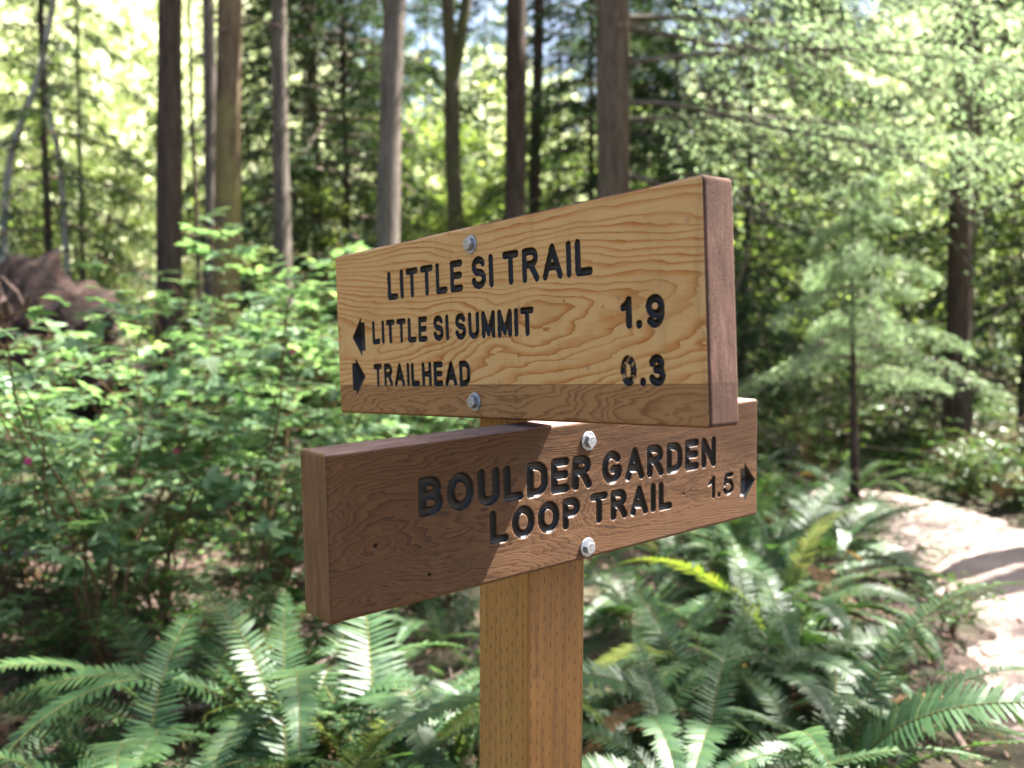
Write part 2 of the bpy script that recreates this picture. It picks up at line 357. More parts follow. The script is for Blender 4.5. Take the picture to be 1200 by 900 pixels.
# the trail is pressed into the ground
TR = np.array([(2.3, -1.), (2.45, 1.), (2.4, 2.6), (2.95, 4.), (3.45, 5.5), (3.5, 7.0), (3.6, 8.2), (3.0, 9.3), (2.6, 10.4), (1.2, 11.4), (0, 12.2)])
TW = np.array([.75, .75, .75, .78, .85, .7, .45, .35, .4, .4, .4])
def spline(P, n):
    P = np.asarray(P, float); t = np.linspace(0, len(P)-1, n); out = []
    for q in t:
        i = min(int(q), len(P)-2); f = q-i
        p0, p1, p2, p3 = P[max(i-1, 0)], P[i], P[i+1], P[min(i+2, len(P)-1)]
        out.append(.5*((2*p1)+(-p0+p2)*f+(2*p0-5*p1+4*p2-p3)*f*f+(-p0+3*p1-3*p2+p3)*f**3))
    return np.array(out)
TS = spline(TR, 220); TWs = spline(TW[:, None], 220)[:, 0]
def trail_d(x, y):
    x = np.asarray(x, float); y = np.asarray(y, float)
    d = np.full(x.shape, 9.)
    for (tx, ty), w in zip(TS[::3], TWs[::3]): d = np.minimum(d, np.hypot(x-tx, y-ty)-w)
    return d
sub = near
GZ[sub] -= .05*smooth(.25, -.1, trail_d(GX[sub], GY[sub]))
mb = MB(); nx, ny = GX.shape
i, j = np.meshgrid(np.arange(nx-1), np.arange(ny-1), indexing='ij')
mb.add(np.stack([GX, GY, GZ], -1).reshape(-1, 3), np.stack([i*ny+j, (i+1)*ny+j, (i+1)*ny+j+1, i*ny+j+1], -1).reshape(-1, 4))
tag(mobj('ground', mb.mesh('ground', M['soil'], True)), kind='structure')
mb = MB(); tn = norm(np.gradient(TS, axis=0)); nn = np.stack([tn[:, 1], -tn[:, 0]], -1); k = np.linspace(-1, 1, 25)
wob = 1+.16*np.sin(np.arange(220)*.31)+.1*np.sin(np.arange(220)*.83+1)
PX = TS[:, None, 0]+nn[:, None, 0]*k*(TWs*wob)[:, None]; PY = TS[:, None, 1]+nn[:, None, 1]*k*(TWs*wob)[:, None]
PZ = gz(PX, PY)-.015-.05*k**6+(rng.random(PX.shape)-.5)*.014
i, j = np.meshgrid(np.arange(219), np.arange(24), indexing='ij')
mb.add(np.stack([PX, PY, PZ], -1).reshape(-1, 3), np.stack([i*25+j, i*25+j+1, (i+1)*25+j+1, (i+1)*25+j], -1).reshape(-1, 4))
tag(mobj('path', mb.mesh('path', M['dirt'], True)), kind='structure')

# ------------------------------------------------------------------ the trail sign
def arc(cx, cy_, rx, ry, a0, a1, n=14):
    a = np.radians(np.linspace(a0, a1, n)); return [(cx+rx*math.cos(q), cy_+ry*math.sin(q)) for q in a]
G = {
 'L': (.52, [[(0, 1), (0, 0), (.52, 0)]]), 'I': (0, [[(0, 0), (0, 1)]]), 'T': (.62, [[(0, 1), (.62, 1)], [(.31, 1), (.31, 0)]]),
 'E': (.54, [[(.54, 1), (0, 1), (0, 0), (.54, 0)], [(0, .52), (.5, .52)]]),
 'S': (.6, [arc(.3, .75, .28, .25, 25, 180, 12)+arc(.3, .75, .28, .24, 185, 262, 6)+arc(.3, .26, .30, .25, 82, -20, 8)+arc(.3, .26, .30, .26, -25, -165, 12)]),
 'R': (.62, [[(0, 0), (0, 1), (.34, 1)]+arc(.34, .76, .24, .24, 90, -90, 10)+[(0, .52)], [(.32, .52), (.62, 0)]]),
 'A': (.72, [[(0, 0), (.36, 1), (.72, 0)], [(.13, .33), (.59, .33)]]),
 'U': (.6, [[(0, 1), (0, .3)]+arc(.3, .3, .3, .3, 180, 360, 14)+[(.6, 1)]]),
 'M': (.74, [[(0, 0), (0, 1), (.37, .08), (.74, 1), (.74, 0)]]), 'H': (.6, [[(0, 0), (0, 1)], [(.6, 0), (.6, 1)], [(0, .52), (.6, .52)]]),
 'D': (.62, [[(0, 0), (0, 1), (.26, 1)]+arc(.26, .64, .36, .36, 90, 0, 9)+arc(.26, .36, .36, .36, 0, -90, 9)+[(0, 0)]]),
 'B': (.6, [[(0, 0), (0, 1), (.32, 1)]+arc(.32, .77, .23, .23, 90, -90, 10)+[(0, .54)], [(.32, .54)]+arc(.33, .27, .27, .27, 90, -90, 10)+[(0, 0)]]),
 'O': (.74, [arc(.37, .5, .37, .5, 0, 360, 28)]),
 'G': (.72, [arc(.37, .5, .37, .5, 42, 335, 24)+[(.70, .42), (.42, .42)]]),
 'N': (.6, [[(0, 0), (0, 1), (.6, 0), (.6, 1)]]), 'P': (.58, [[(0, 0), (0, 1), (.32, 1)]+arc(.32, .74, .26, .26, 90, -90, 10)+[(0, .48)]]),
 '1': (.28, [[(0, .72), (.16, .82), (.28, 1), (.28, 0)]]), '.': (0, [[(0, 0), (.0, .02)]]),
 '9': (.56, [arc(.28, .69, .28, .31, 0, 360, 20), [(.56, .69)]+arc(.24, .42, .32, .42, 12, -75, 8)+[(.18, .0), (.04, .12)]]),
 '0': (.56, [arc(.28, .5, .28, .5, 0, 360, 26)]),
 '3': (.54, [[(.02, .82)]+arc(.26, .76, .24, .24, 150, -80, 12)+[(.22, .53)]+arc(.26, .27, .28, .27, 85, -155, 14)]),
 '5': (.56, [[(.52, 1), (.12, 1), (.04, .52)]+arc(.27, .33, .29, .33, 125, -155, 16)]),
}
def text_segs(txt, s0, s1, h0a, h0b, H, r):
    """polylines filling s0..s1, baselines h0a (left) to h0b (right), cap height H, stroke radius r"""
    ch = H-2*r; x = 0; items = []
    for c in txt:
        if c == ' ': x += .36*ch; continue
        w, st = G[c]; items.append((x, w*ch, st)); x += w*ch+2*r+.13*ch
    tot = x-.13*ch-2*r+1e-9; sc = (s1-s0-2*r)/tot
    out = []
    for gx_, w, st in items:
        out.append([[(s0+r+(gx_+px*ch)*sc, h0a+(h0b-h0a)*((gx_+px*ch)*sc)/(s1-s0)+r+py*ch) for px, py in pl] for pl in st])
    return out
def seg_dist(P, a, b):
    a = np.array(a); b = np.array(b); d = b-a; t = np.clip(((P-a)@d)/(d@d+1e-12), 0, 1)
    return np.linalg.norm(P-(a+t[..., None]*d), axis=-1)
def board_mesh(name, s0, s1, H, t, texts, arrows, holes, mats, bev=.0065, wearbox=None):
    h0, h1 = -H/2, H/2
    bm = bmesh.new(); bmesh.ops.create_cube(bm, size=1)
    for v in bm.verts: v.co = Vector(((s0+s1)/2+v.co.x*(s1-s0), v.co.y*t, v.co.z*H))
    bmesh.ops.bevel(bm, geom=list(bm.edges), offset=bev, segments=5, profile=.5, affect='EDGES')
    bm.faces.ensure_lookup_table()
    f = min(bm.faces, key=lambda f: f.calc_center_median().y-f.calc_area()*10 if f.normal.y < -.99 else 9)
    bmesh.ops.delete(bm, geom=[f], context='FACES_ONLY')
    bodyv = np.array([v.co[:] for v in bm.verts]); mb = MB()
    for f in bm.faces:
        c = f.calc_center_median()
        m = 2 if (f.normal.z > .9) else (0 if (f.normal.y < -.8 or f.normal.z < -.8) else (2 if f.normal.z > .3 and abs(f.normal.x) < .3 else 1))
        vs = [v.index for v in f.verts]
        if len(vs) in (3, 4): mb.add(bodyv[vs], [list(range(len(vs)))], m)
        else:
            for q in range(1, len(vs)-1): mb.add(bodyv[[vs[0], vs[q], vs[q+1]]], [[0, 1, 2]], m)
    bm.free()
    st = .0012; a0, a1, b0, b1 = s0+bev, s1-bev, h0+bev, h1-bev
    xs = np.linspace(a0, a1, int((a1-a0)/st)); zs = np.linspace(b0, b1, int((b1-b0)/st))
    Xg, Zg = np.meshgrid(xs, zs, indexing='ij'); P = np.stack([Xg, Zg], -1)
    paint = np.full(Xg.shape, -.003); dep = np.zeros(Xg.shape)
    def window(x0, x1, z0, z1):
        return (slice(max(np.searchsorted(xs, x0), 0), np.searchsorted(xs, x1)), slice(max(np.searchsorted(zs, z0), 0), np.searchsorted(zs, z1)))
    for txt, ta, tb, ha, hb, Hc, r in texts:
        for glyph in text_segs(txt, ta, tb, ha, hb, Hc, r):
            allp = np.array([q for pl in glyph for q in pl]); pad = r+.004
            w = window(allp[:, 0].min()-pad, allp[:, 0].max()+pad, allp[:, 1].min()-pad, allp[:, 1].max()+pad)
            d = np.full(P[w].shape[:2], 9.)
            for pl in glyph:
                for q0, q1 in zip(pl[:-1], pl[1:]): d = np.minimum(d, seg_dist(P[w], q0, q1))
            paint[w] = np.maximum(paint[w], r-d)
            dep[w] = np.maximum(dep[w], .0062*np.sqrt(np.clip(1-(d/r)**2, 0, 1)))
    for poly in arrows:
        poly = np.array(poly); w = window(poly[:, 0].min()-.004, poly[:, 0].max()+.004, poly[:, 1].min()-.004, poly[:, 1].max()+.004)
        Q = P[w]; d = np.full(Q.shape[:2], 9.); ins = np.zeros(Q.shape[:2], bool)
        for q0, q1 in zip(poly, np.roll(poly, -1, 0)):
            d = np.minimum(d, seg_dist(Q, q0, q1))
            c = ((q0[1] > Q[..., 1]) != (q1[1] > Q[..., 1]))
            with np.errstate(divide='ignore', invalid='ignore'):
                xi = (q1[0]-q0[0])*(Q[..., 1]-q0[1])/(q1[1]-q0[1]+1e-12)+q0[0]
            ins ^= c & (Q[..., 0] < xi)
        paint[w] = np.maximum(paint[w], np.where(ins, d, -d))
        zm = poly[:, 1].mean(); hh = (poly[:, 1].max()-poly[:, 1].min())/2
        dep[w] = np.maximum(dep[w], np.where(ins, np.minimum(d*1.5, .0125*(1-abs(Q[..., 1]-zm)/hh)+.001), 0))
    for hx, hz, r in holes:
        d = np.hypot((Xg-hx), (Zg-hz)); dep = np.maximum(dep, .006*np.sqrt(np.clip(1-(d/r)**2, 0, 1)))
        paint = np.maximum(paint, r*.75-d)
    # a very slight cup and planer waviness
    wav = .0004*np.sin(Xg*23+Zg*9)*np.sin(Zg*31)*np.sin(np.pi*(Xg-a0)/(a1-a0))*np.sin(np.pi*(Zg-b0)/(b1-b0))
    V = np.stack([Xg, -t/2+dep+wav, Zg], -1).reshape(-1, 3); n = len(zs)
    base = mb.n
    i, j = np.meshgrid(np.arange(len(xs)-1), np.arange(n-1), indexing='ij')
    mb.add(V, np.stack([i*n+j, (i+1)*n+j, (i+1)*n+j+1, i*n+j+1], -1).reshape(-1, 4), 0)
    me = mb.mesh(name, mats)
    at = me.attributes.new('paint', 'FLOAT', 'POINT'); buf = np.full(mb.n, -1., np.float32); buf[base:] = paint.ravel()
    at.data.foreach_set('value', buf)
    wr = np.zeros(mb.n, np.float32)
    if wearbox:
        wx0, wx1, wz0, wz1 = wearbox; wr[base:] = ((Xg > wx0) & (Xg < wx1) & (Zg > wz0) & (Zg < wz1)).ravel()*1.
    at = me.attributes.new('wear', 'FLOAT', 'POINT'); at.data.foreach_set('value', wr)
    # smooth shading on the routed face only
    sm = np.zeros(len(me.polygons), bool); nq = (len(xs)-1)*(n-1); sm[-nq:] = True
    me.polygons.foreach_set('use_smooth', sm)
    return me
PW = .14; YAW = .8825; CX, CY = .0277, 1.5601
Av = Vector((math.cos(YAW), -math.sin(YAW), 0)); Bv = Vector((math.sin(YAW), math.cos(YAW), 0))
base = Vector((CX, CY, 0))-Av*PW/2+Bv*PW/2; base.z = float(gz(base.x, base.y))
sign = empty('trail_signpost', base, -YAW, 'wooden trail signpost with two crossed boards reading LITTLE SI TRAIL and BOULDER GARDEN LOOP TRAIL', 'signpost')
# post: rounded corners, buried foot, chamfered top
bm = bmesh.new(); bmesh.ops.create_cube(bm, size=1)
top = EYE+.10-base.z
for v in bm.verts: v.co = Vector((v.co.x*PW, v.co.y*PW, -.3 if v.co.z < 0 else top))
bmesh.ops.bevel(bm, geom=[e for e in bm.edges if abs((e.verts[0].co-e.verts[1].co).z) > .1 or e.verts[0].co.z > 0], offset=.008, segments=5, profile=.5, affect='EDGES')
for f in bm.faces: f.smooth = f.calc_area() < .02
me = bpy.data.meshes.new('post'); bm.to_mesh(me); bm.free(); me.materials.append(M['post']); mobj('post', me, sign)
# boards
zu1, zu2, tu, ru = -.170, .159, .0635, .0592; zl1, zl2, tl, rl = -.4086, -.1706, .0739, .0261
def loc_u(a, z):
    da, dz = a+PW/2, z-(zu1+zu2)/2; c, s = math.cos(ru), math.sin(ru); return da*c+dz*s, -da*s+dz*c
def loc_l(b, z):
    da, dz = b-PW/2, z-(zl1+zl2)/2; c, s = math.cos(rl), math.sin(rl); return da*c+dz*s, -da*s+dz*c
def tline(loc, txt, TL, BL, TR_, BR, r):
    p = [loc(*q) for q in (TL, BL, TR_, BR)]
    H = ((p[0][1]-p[1][1])+(p[2][1]-p[3][1]))/2
    s0 = (p[0][0]+p[1][0])/2; s1 = (p[2][0]+p[3][0])/2
    m0 = (p[0][1]+p[1][1])/2; m1 = (p[2][1]+p[3][1])/2
    return (txt, s0, s1, m0-H/2, m1-H/2, H, r)
ut = [tline(loc_u, 'LITTLE SI TRAIL', (-.349, .091), (-.346, .035), (.216, .121), (.217, .066), .0062),
      tline(loc_u, 'LITTLE SI SUMMIT', (-.407, -.003), (-.405, -.053), (.087, .019), (.087, -.024), .0054),
      tline(loc_u, 'TRAILHEAD', (-.405, -.089), (-.399, -.136), (-.080, -.072), (-.080, -.114), .0053),
      tline(loc_u, '1.9', (.274, .033), (.274, -.014), (.356, .036), (.357, -.010), .0058),
      tline(loc_u, '0.3', (.276, -.051), (.276, -.094), (.360, -.045), (.360, -.090), .0058)]
def arrow(sc, hc, w, h, sgn):
    """block arrowhead with a short stub, sgn -1 points left; w overall width, h overall height"""
    x = w*.5
    pts = [(-x, 0), (x*.45, h/2), (x*.45, h*.36), (x, h*.36), (x, -h*.36), (x*.45, -h*.36), (x*.45, -h/2)]
    return [(sc-sgn*px if sgn > 0 else sc+px, hc+pz) for px, pz in pts]
a1 = loc_u(-.4585, -.037); a2 = loc_u(-.4585, -.118)
n03 = loc_u(.293, -.07)
um = board_mesh('sign_board', -.479, .499, zu2-zu1, tu, ut, [arrow(a1[0], a1[1], .051, .080, -1), arrow(a2[0], a2[1], .053, .078, 1)],
                [(-.40, .118, .0028), (.228, .02, .0022), (.31, .006, .0018)], [M['wood_upper'], M['end_upper'], M['end_upper']], wearbox=(n03[0]-.03, n03[0]+.018, n03[1]-.03, n03[1]+.03))
ub = mobj('sign_board', um, sign); ub['label'] = 'upper pale board reading LITTLE SI TRAIL with two mileages'
ub.location = (0, -PW/2-tu/2, EYE+(zu1+zu2)/2-base.z); ub.rotation_euler = Matrix.Rotation(-ru, 3, 'Y').to_euler()
lt = [tline(loc_l, 'BOULDER GARDEN', (-.273, -.233), (-.273, -.290), (.415, -.223), (.416, -.284), .0072),
      tline(loc_l, 'LOOP TRAIL', (-.142, -.296), (-.139, -.355), (.288, -.299), (.289, -.347), .0067),
      tline(loc_l, '1.5', (.392, -.303), (.395, -.344), (.473, -.298), (.474, -.345), .0044)]
al = loc_l(.519, -.324)
lm = board_mesh('sign_board', -.493, .481, zl2-zl1, tl, lt, [arrow(al[0], al[1], .048, .078, 1)],
                [(*loc_l(-.346, -.321), .0032), (*loc_l(-.254, -.379), .003), (*loc_l(.322, -.326), .0022)], [M['wood_lower'], M['end_lower'], M['top_lower']], bev=.006)
lb = mobj('sign_board', lm, sign); lb['label'] = 'lower red-brown board reading BOULDER GARDEN LOOP TRAIL 1.5'
lb.location = (PW/2+tl/2, 0, EYE+(zl1+zl2)/2-base.z); lb.rotation_euler = (Matrix.Rotation(PI/2, 3, 'Z') @ Matrix.Rotation(-rl, 3, 'Y')).to_euler()
def bolt_meshes():
    bm = bmesh.new()
    def ring(pts): return [bm.verts.new(p) for p in pts]
    # washer (axis -Y): chamfered disc, slightly dished
    prof = [(.0165, .0), (.0165, -.0018), (.0155, -.0027), (.0095, -.0030)]; rs = []
    for r, y in prof: rs.append(ring([(r*math.cos(a), y, r*math.sin(a)) for a in np.linspace(0, 2*PI, 32, endpoint=False)]))
    for A, B in zip(rs[:-1], rs[1:]):
        for q in range(32): bm.faces.new((A[q], A[(q+1) % 32], B[(q+1) % 32], B[q]))
    bm.faces.new(rs[-1]); bmesh.ops.recalc_face_normals(bm, faces=bm.faces)
    w = bpy.data.meshes.new('washer'); bm.to_mesh(w); bm.free(); w.materials.append(M['steel'])
    bm = bmesh.new(); rs = []
    for r, y, n6 in [(.0112, -.003, 1), (.0112, -.0092, 1), (.0104, -.0106, 0), (.0098, -.0109, 0)]:
        pts = []
        for a in np.linspace(0, 2*PI, 48, endpoint=False):
            hexr = r*math.cos(PI/6)/math.cos((a % (PI/3))-PI/6)
            pts.append(((hexr if n6 else min(hexr, r*.93))*math.cos(a+.3), y, (hexr if n6 else min(hexr, r*.93))*math.sin(a+.3)))
        rs.append(ring(pts))
    for A, B in zip(rs[:-1], rs[1:]):
        for q in range(48): bm.faces.new((A[q], A[(q+1) % 48], B[(q+1) % 48], B[q]))
    bm.faces.new(rs[-1])
    bmesh.ops.recalc_face_normals(bm, faces=bm.faces)
    h = bpy.data.meshes.new('bolt'); bm.to_mesh(h); bm.free(); h.materials.append(M['steel'])
    return w, h
wm, hm = bolt_meshes()
for par, lc, pts, t in ((ub, loc_u, [(-.078, .127), (-.066, -.141)], tu), (lb, loc_l, [(.071, -.205), (.071, -.388)], tl)):
    for k, q in enumerate(pts):
        s, h = lc(*q); b = mobj('bolt', hm, par); b.location = (s, -t/2, h); b.rotation_euler = (0, .25+k*.4, 0)
        w = mobj('washer', wm, par); w.location = (s, -t/2, h)

exec_foliage = True
# ------------------------------------------------------------------ foliage building blocks
SPRIG = (np.array([(0, 0, 0), (.45, .10, .02), (1, 0, -.06), (.45, -.10, .02)]), [[0, 1, 2, 3]])
LEAF5 = (np.array([(0, 0, 0), (.35, .3, .04), (.8, .22, .0), (1.05, 0, -.06), (.8, -.22, .0), (.35, -.3, .04)]), [[0, 1, 2, 3], [0, 3, 4, 5]])
def rot_rand(n):
    q = norm(rng.normal(size=(n, 3))); up = norm(rng.normal(size=(n, 3))); return frames(q, up)
def conifer_branch(Ln, twigs, per, size, droop, seed, bare=.15, hang=.6):
    """returns rachis points and sprig matrices for one branch along +x, hanging along -z"""
    r = np.random.default_rng(seed)
    t = np.linspace(0, 1, 14); P = np.stack([t*Ln, .06*Ln*np.sin(t*4+seed)*t, Ln*(.10*t-droop*t**2.0)], -1)
    segs = []; Ms = []; Ts = []
    for k in range(twigs):
        u = bare+(1-bare)*(k+.5*r.random())/twigs; sd = 1 if k % 2 else -1
        b = np.array([np.interp(u, t, P[:, c]) for c in range(3)])
        tl_ = Ln*.36*(1-u)**.7*min(1, (u-bare)*5+.35)*(.7+.5*r.random())+.04*Ln
        d = norm(np.array([.75, sd*(.8+.3*r.random()), -.12-.35*r.random()]))
        s = (np.arange(per)+.5)/per
        Q = b+d*tl_*s[:, None]+np.array([0, 0, -1])*(tl_*hang*s**2)[:, None]
        segs.append((b, Q[-1]))
        for sgn in (1, -1):
            dd = norm(d+sgn*np.cross(d, [0, 0, 1])*.9+r.normal(size=(per, 3))*.22)
            F = frames(dd+np.array([0, 0, -.25]), np.array([0, 0, .8])+r.normal(size=(per, 3))*.75)
            sz = size*(.6+.7*r.random(per))*(1.15-.5*s)
            Ms.append(F*sz[:, None, None]); Ts.append(Q+r.normal(size=(per, 3))*size*.3)
    return P, segs, np.concatenate(Ms), np.concatenate(Ts)
def conifer_crown(height, z0, rad, nb, twigs, per, size, droop=.35, seed=0, mats=None, bare=.15, rpow=.8):
    """crown mesh (needles) and limb mesh; z0 = lowest limb"""
    r = np.random.default_rng(seed); cr = MB(); li = MB()
    for k in range(nb):
        f = ((k+.5)/nb)**.9; z = z0+(height-z0)*f; Ln = rad*(1-f)**rpow*(.75+.5*r.random())+.12*rad*.5
        az = k*2.39996+r.normal()*.3
        P, segs, Ms, Ts = conifer_branch(Ln, max(6, int(twigs*(.45+.55*(1-f)))), per, size, droop*(.6+.8*r.random()), seed*100+k, bare)
        c, s = math.cos(az), math.sin(az); R = np.array([[c, -s, 0], [s, c, 0], [0, 0, 1]])
        o = np.array([0, 0, z])
        cr.inst(*SPRIG, np.einsum('ij,njk->nik', R, Ms), Ts@R.T+o)
        tube(li, P@R.T+o, np.linspace(.011*Ln+.004, .002, len(P)), 5, cap=False)
        for a, b in segs[::2]: tube(li, np.array([a, b])@R.T+o, [.003, .001], 3, cap=False)
    return cr.mesh('crown', mats or M['hemlock']), li.mesh('limbs', M['twig'], True)
def trunk_mesh(H, r0, lean=(0, 0), wob=.02, m=None, seed=0, n=14, flare=.35, segs=26, rtop=.35):
    r = np.random.default_rng(seed); t = np.linspace(0, 1, segs); z = -.4+t*(H+.4)
    ph = r.random(4)*6
    P = np.stack([lean[0]*z+wob*H*.12*np.sin(z*.55+ph[0])*np.clip(z, 0, 1), lean[1]*z+wob*H*.12*np.sin(z*.5+ph[1]), z], -1)
    R = r0*(1-(1-rtop)*t)*(1+flare*np.exp(-np.clip(z, 0, 9)/.25))*(1+.04*np.sin(z*3.+ph[2]))
    mb = MB(); tube(mb, P, R, n)
    V = mb.v[0]; ang = np.arctan2(V[:, 1]-np.repeat(P[:, 1], n), V[:, 0]-np.repeat(P[:, 0], n))
    V[:, :2] += (V[:, :2]-np.repeat(P[:, :2], n, 0))*(.05*np.sin(ang*5+V[:, 2]*1.3+ph[3])+.04*np.sin(ang*3-V[:, 2]*2))[:, None]
    return mb, P, R
def stubs(par, P, R, zlo, zhi, n, ln, seed):
    """dead side branches on a trunk"""
    r = np.random.default_rng(seed)
    for k in range(n):
        z = zlo+(zhi-zlo)*r.random(); b = np.array([np.interp(z, P[:, 2], P[:, 0]), np.interp(z, P[:, 2], P[:, 1]), z]); az = r.random()*2*PI
        l = ln*(.3+.7*r.random()); t = np.linspace(0, 1, 7); mb = MB()
        d = np.array([math.cos(az), math.sin(az), 0]); sd = np.array([-d[1], d[0], 0])
        Q = b+d*(t*l)[:, None]+sd*(.12*l*np.sin(t*4+k))[:, None]+np.array([0, 0, 1])*(l*(.12*t-.25*t*t))[:, None]
        tube(mb, Q, np.linspace(.012+.006*l, .003, 7), 5, 0, cap=False)
        for q in range(int(3*l)+1):
            u = .3+.65*r.random(); o = np.array([np.interp(u, t, Q[:, c]) for c in range(3)])
            e = o+(d*.5+sd*(1 if q % 2 else -1)*.8+np.array([0, 0, -.3*r.random()]))*l*.25
            tube(mb, np.array([o, (o+e)/2+[0, 0, -.02], e]), [.005, .003, .0015], 3, 0, cap=False)
        mobj('dead_branch', mb.mesh('dead_branch', M['twig'], True), par)
# ---- crowns shared by tall trees (their foliage starts above the picture)
tall = [conifer_crown(22, 9.5+k*.8, 2.5, 34, 15, 7, .24, .38, 20+k, M['conifer']) for k in range(3)]
def tall_tree(x, y, r0, m, H, label, lean=(0, 0), seed=0, name='fir_tree', crown=0, dead=(2., 7., 8, .8), cz=0., group=None, wide=1.):
    z = float(gz(x, y)); t = empty(name, (x, y, z), 0, label, 'tree', group)
    mb, P, R = trunk_mesh(H, r0, lean, .02, None, seed)
    mobj('trunk', mb.mesh('trunk', M[m], True), t)
    if dead:
        stubs(t, P, R, *dead, seed+1)
    if crown is not None:
        cme, lme = tall[crown]
        off = (lean[0]*8, lean[1]*8, cz)
        for nm, me in (('crown', cme), ('limbs', lme)):
            o = mobj(nm, me, t); o.location = off; o.rotation_euler = (0, 0, seed*1.7); sc = H/22; o.scale = (sc*wide, sc*wide, sc)
    return t
def X(px, d): return (px-600)/1076.93*d
TREES = [  # px, dist, radius, bark, lean, label, kind
 (207, 9.0, .135, 'bark_dark', (-.003, 0), 'straight dark brown fir trunk, leftmost of the thick trunks', 'fir_tree', 0),
 (247, 11.0, .085, 'bark_grey', (.0, 0), 'slim grey trunk just behind the leaning mossy trunk', 'fir_tree', 1),
 (268, 9.3, .14, 'bark_moss', (.012, 0), 'tan mossy trunk leaning slightly right with a sunlit edge', 'mossy_tree', 2),
 (340, 10.5, .105, 'bark_grey', (-.02, 0), 'grey brown trunk between the mossy trunk and the pale fir', 'fir_tree', 0),
 (370, 13.5, .10, 'bark_green', (0, 0), 'thin greenish shaded trunk close right of the grey brown trunk', 'fir_tree', 1),
 (455, 9.8, .135, 'bark_grey', (.022, 0), 'pale grey fir trunk rising behind the top left of the sign', 'fir_tree', 2),
 (601, 10.6, .14, 'bark_dark', (-.004, 0), 'thick near-black fir trunk above the middle of the sign', 'fir_tree', 0),
 (625, 12.6, .085, 'bark_dark', (0, 0), 'slender dark trunk right beside the near-black fir', 'fir_tree', 1),
 (720, 8.4, .165, 'bark_brown', (0, 0), 'broad grey brown fir trunk with bare limbs reaching right over the sign', 'fir_tree', 2),
 (1120, 10.0, .13, 'bark_dark', (-.004, 0), 'dark trunk standing by the bend of the trail at right', 'fir_tree', 0),
 (1137, 10.6, .06, 'bark_green', (-.012, 0), 'thin mossy trunk touching the right side of the dark trunk by the trail', 'fir_tree', 1),
]
for k, (px, d, r0, bk, lean, lab, nm, ck) in enumerate(TREES):
    tall_tree(X(px, d), d, r0, bk, 17+2*(k % 3), lab, lean, 40+k, nm, ck, dead=(3.2, 8, 5, .7) if k != 8 else (4.0, 8, 5, 1.0), cz=7 if k in (8, 9, 10) else 0, wide=.5 if k in (8, 9, 10) else 1.)
# bare limbs of the broad grey fir, reaching right
t = [o for o in COL.objects if o.get('label', '').startswith('broad grey')][0]
for k, (z, l, az, dr) in enumerate([(3.55, 2.7, -.35, .14), (2.9, 1.5, -.2, .16), (4.2, 3.0, -.05, .1)]):
    mb = MB(); q = np.linspace(0, 1, 16); r = np.random.default_rng(k)
    Pq = np.stack([np.cos(az)*q*l, np.sin(az)*q*l+.05*np.sin(q*7), z-l*dr*q**1.5*2+.03*np.sin(q*9+k)], -1)
    tube(mb, Pq, np.linspace(.028, .006, 16), 6)
    for s in range(12):
        u = .2+.75*s/12; o = np.array([np.interp(u, q, Pq[:, c]) for c in range(3)]); e = o+np.array([.35, (.5 if s % 2 else -.5)*r.random(), -.25+.3*r.random()])*(1.1-.5*u)
        tube(mb, np.array([o, (o+e)/2+[0, 0, .02], e]), [.007, .004, .002], 4, cap=False)
        for w in range(2):
            o2 = o+(e-o)*(.4+.3*w); tube(mb, np.array([o2, o2+r.normal(size=3)*.12]), [.003, .001], 3, cap=False)
    mobj('limb', mb.mesh('limb', M['bark_grey'], True), t)
# leafy drooping limbs of the same fir, spreading right and forward in the sun
ll = MB(); r = np.random.default_rng(12)
for k, (z, Ln, az, dr, sz) in enumerate([(5.2, 4.4, -.16, .30, .10), (4.6, 4.9, -.02, .30, .11), (3.9, 4.9, -.14, .22, .10), (5.9, 4.6, -.24, .32, .11), (3.4, 4.2, .10, .14, .10), (6.2, 5.2, -.06, .36, .12), (4.3, 5.3, .14, .26, .11), (5.4, 3.6, -.4, .3, .1)]):
    P_, segs_, Ms_, Ts_ = conifer_branch(Ln, 60, 20, sz*.84, dr, 900+k, .07, .75)
    c, s = math.cos(az), math.sin(az); R_ = np.array([[c, -s, 0], [s, c, 0], [0, 0, 1]]); o_z = np.array([0, 0, z]); mb = MB(); lf_ = MB()
    tube(mb, P_@R_.T+o_z, np.linspace(.03, .004, len(P_)), 6, cap=False)
    for a, b in segs_: tube(mb, np.array([a, b])@R_.T+o_z, [.005, .0015], 4, cap=False)
    lf_.inst(*SPRIG, np.einsum('ij,njk->nik', R_, Ms_), Ts_@R_.T+o_z)
    o = mobj('limb', mb.mesh('limb', M['bark_grey'], True), t); mobj('needles', lf_.mesh('needles', M['hemlock']), o)
# forked mossy tree
d = 11.8; fx = X(534, d); t = empty('forked_tree', (fx, d, float(gz(fx, d))), 0, 'mossy tree forking into two stems above the sign, left of the near-black fir', 'tree')
mb = MB(); z = np.linspace(-.3, 4.6, 14); tube(mb, np.stack([.05*np.sin(z*1.1), 0*z, z], -1), np.linspace(.12, .10, 14), 10)
z = np.linspace(4.5, 11, 12); b0 = .05*math.sin(4.5*1.1)
tube(mb, np.stack([b0-.05*(z-4.5)**.8, 0*z, z], -1), np.linspace(.085, .05, 12), 9); tube(mb, np.stack([b0+.17*(z-4.5)**.85, 0*z, z], -1), np.linspace(.075, .045, 12), 9)
mobj('trunk', mb.mesh('trunk', M['bark_green'], True), t)

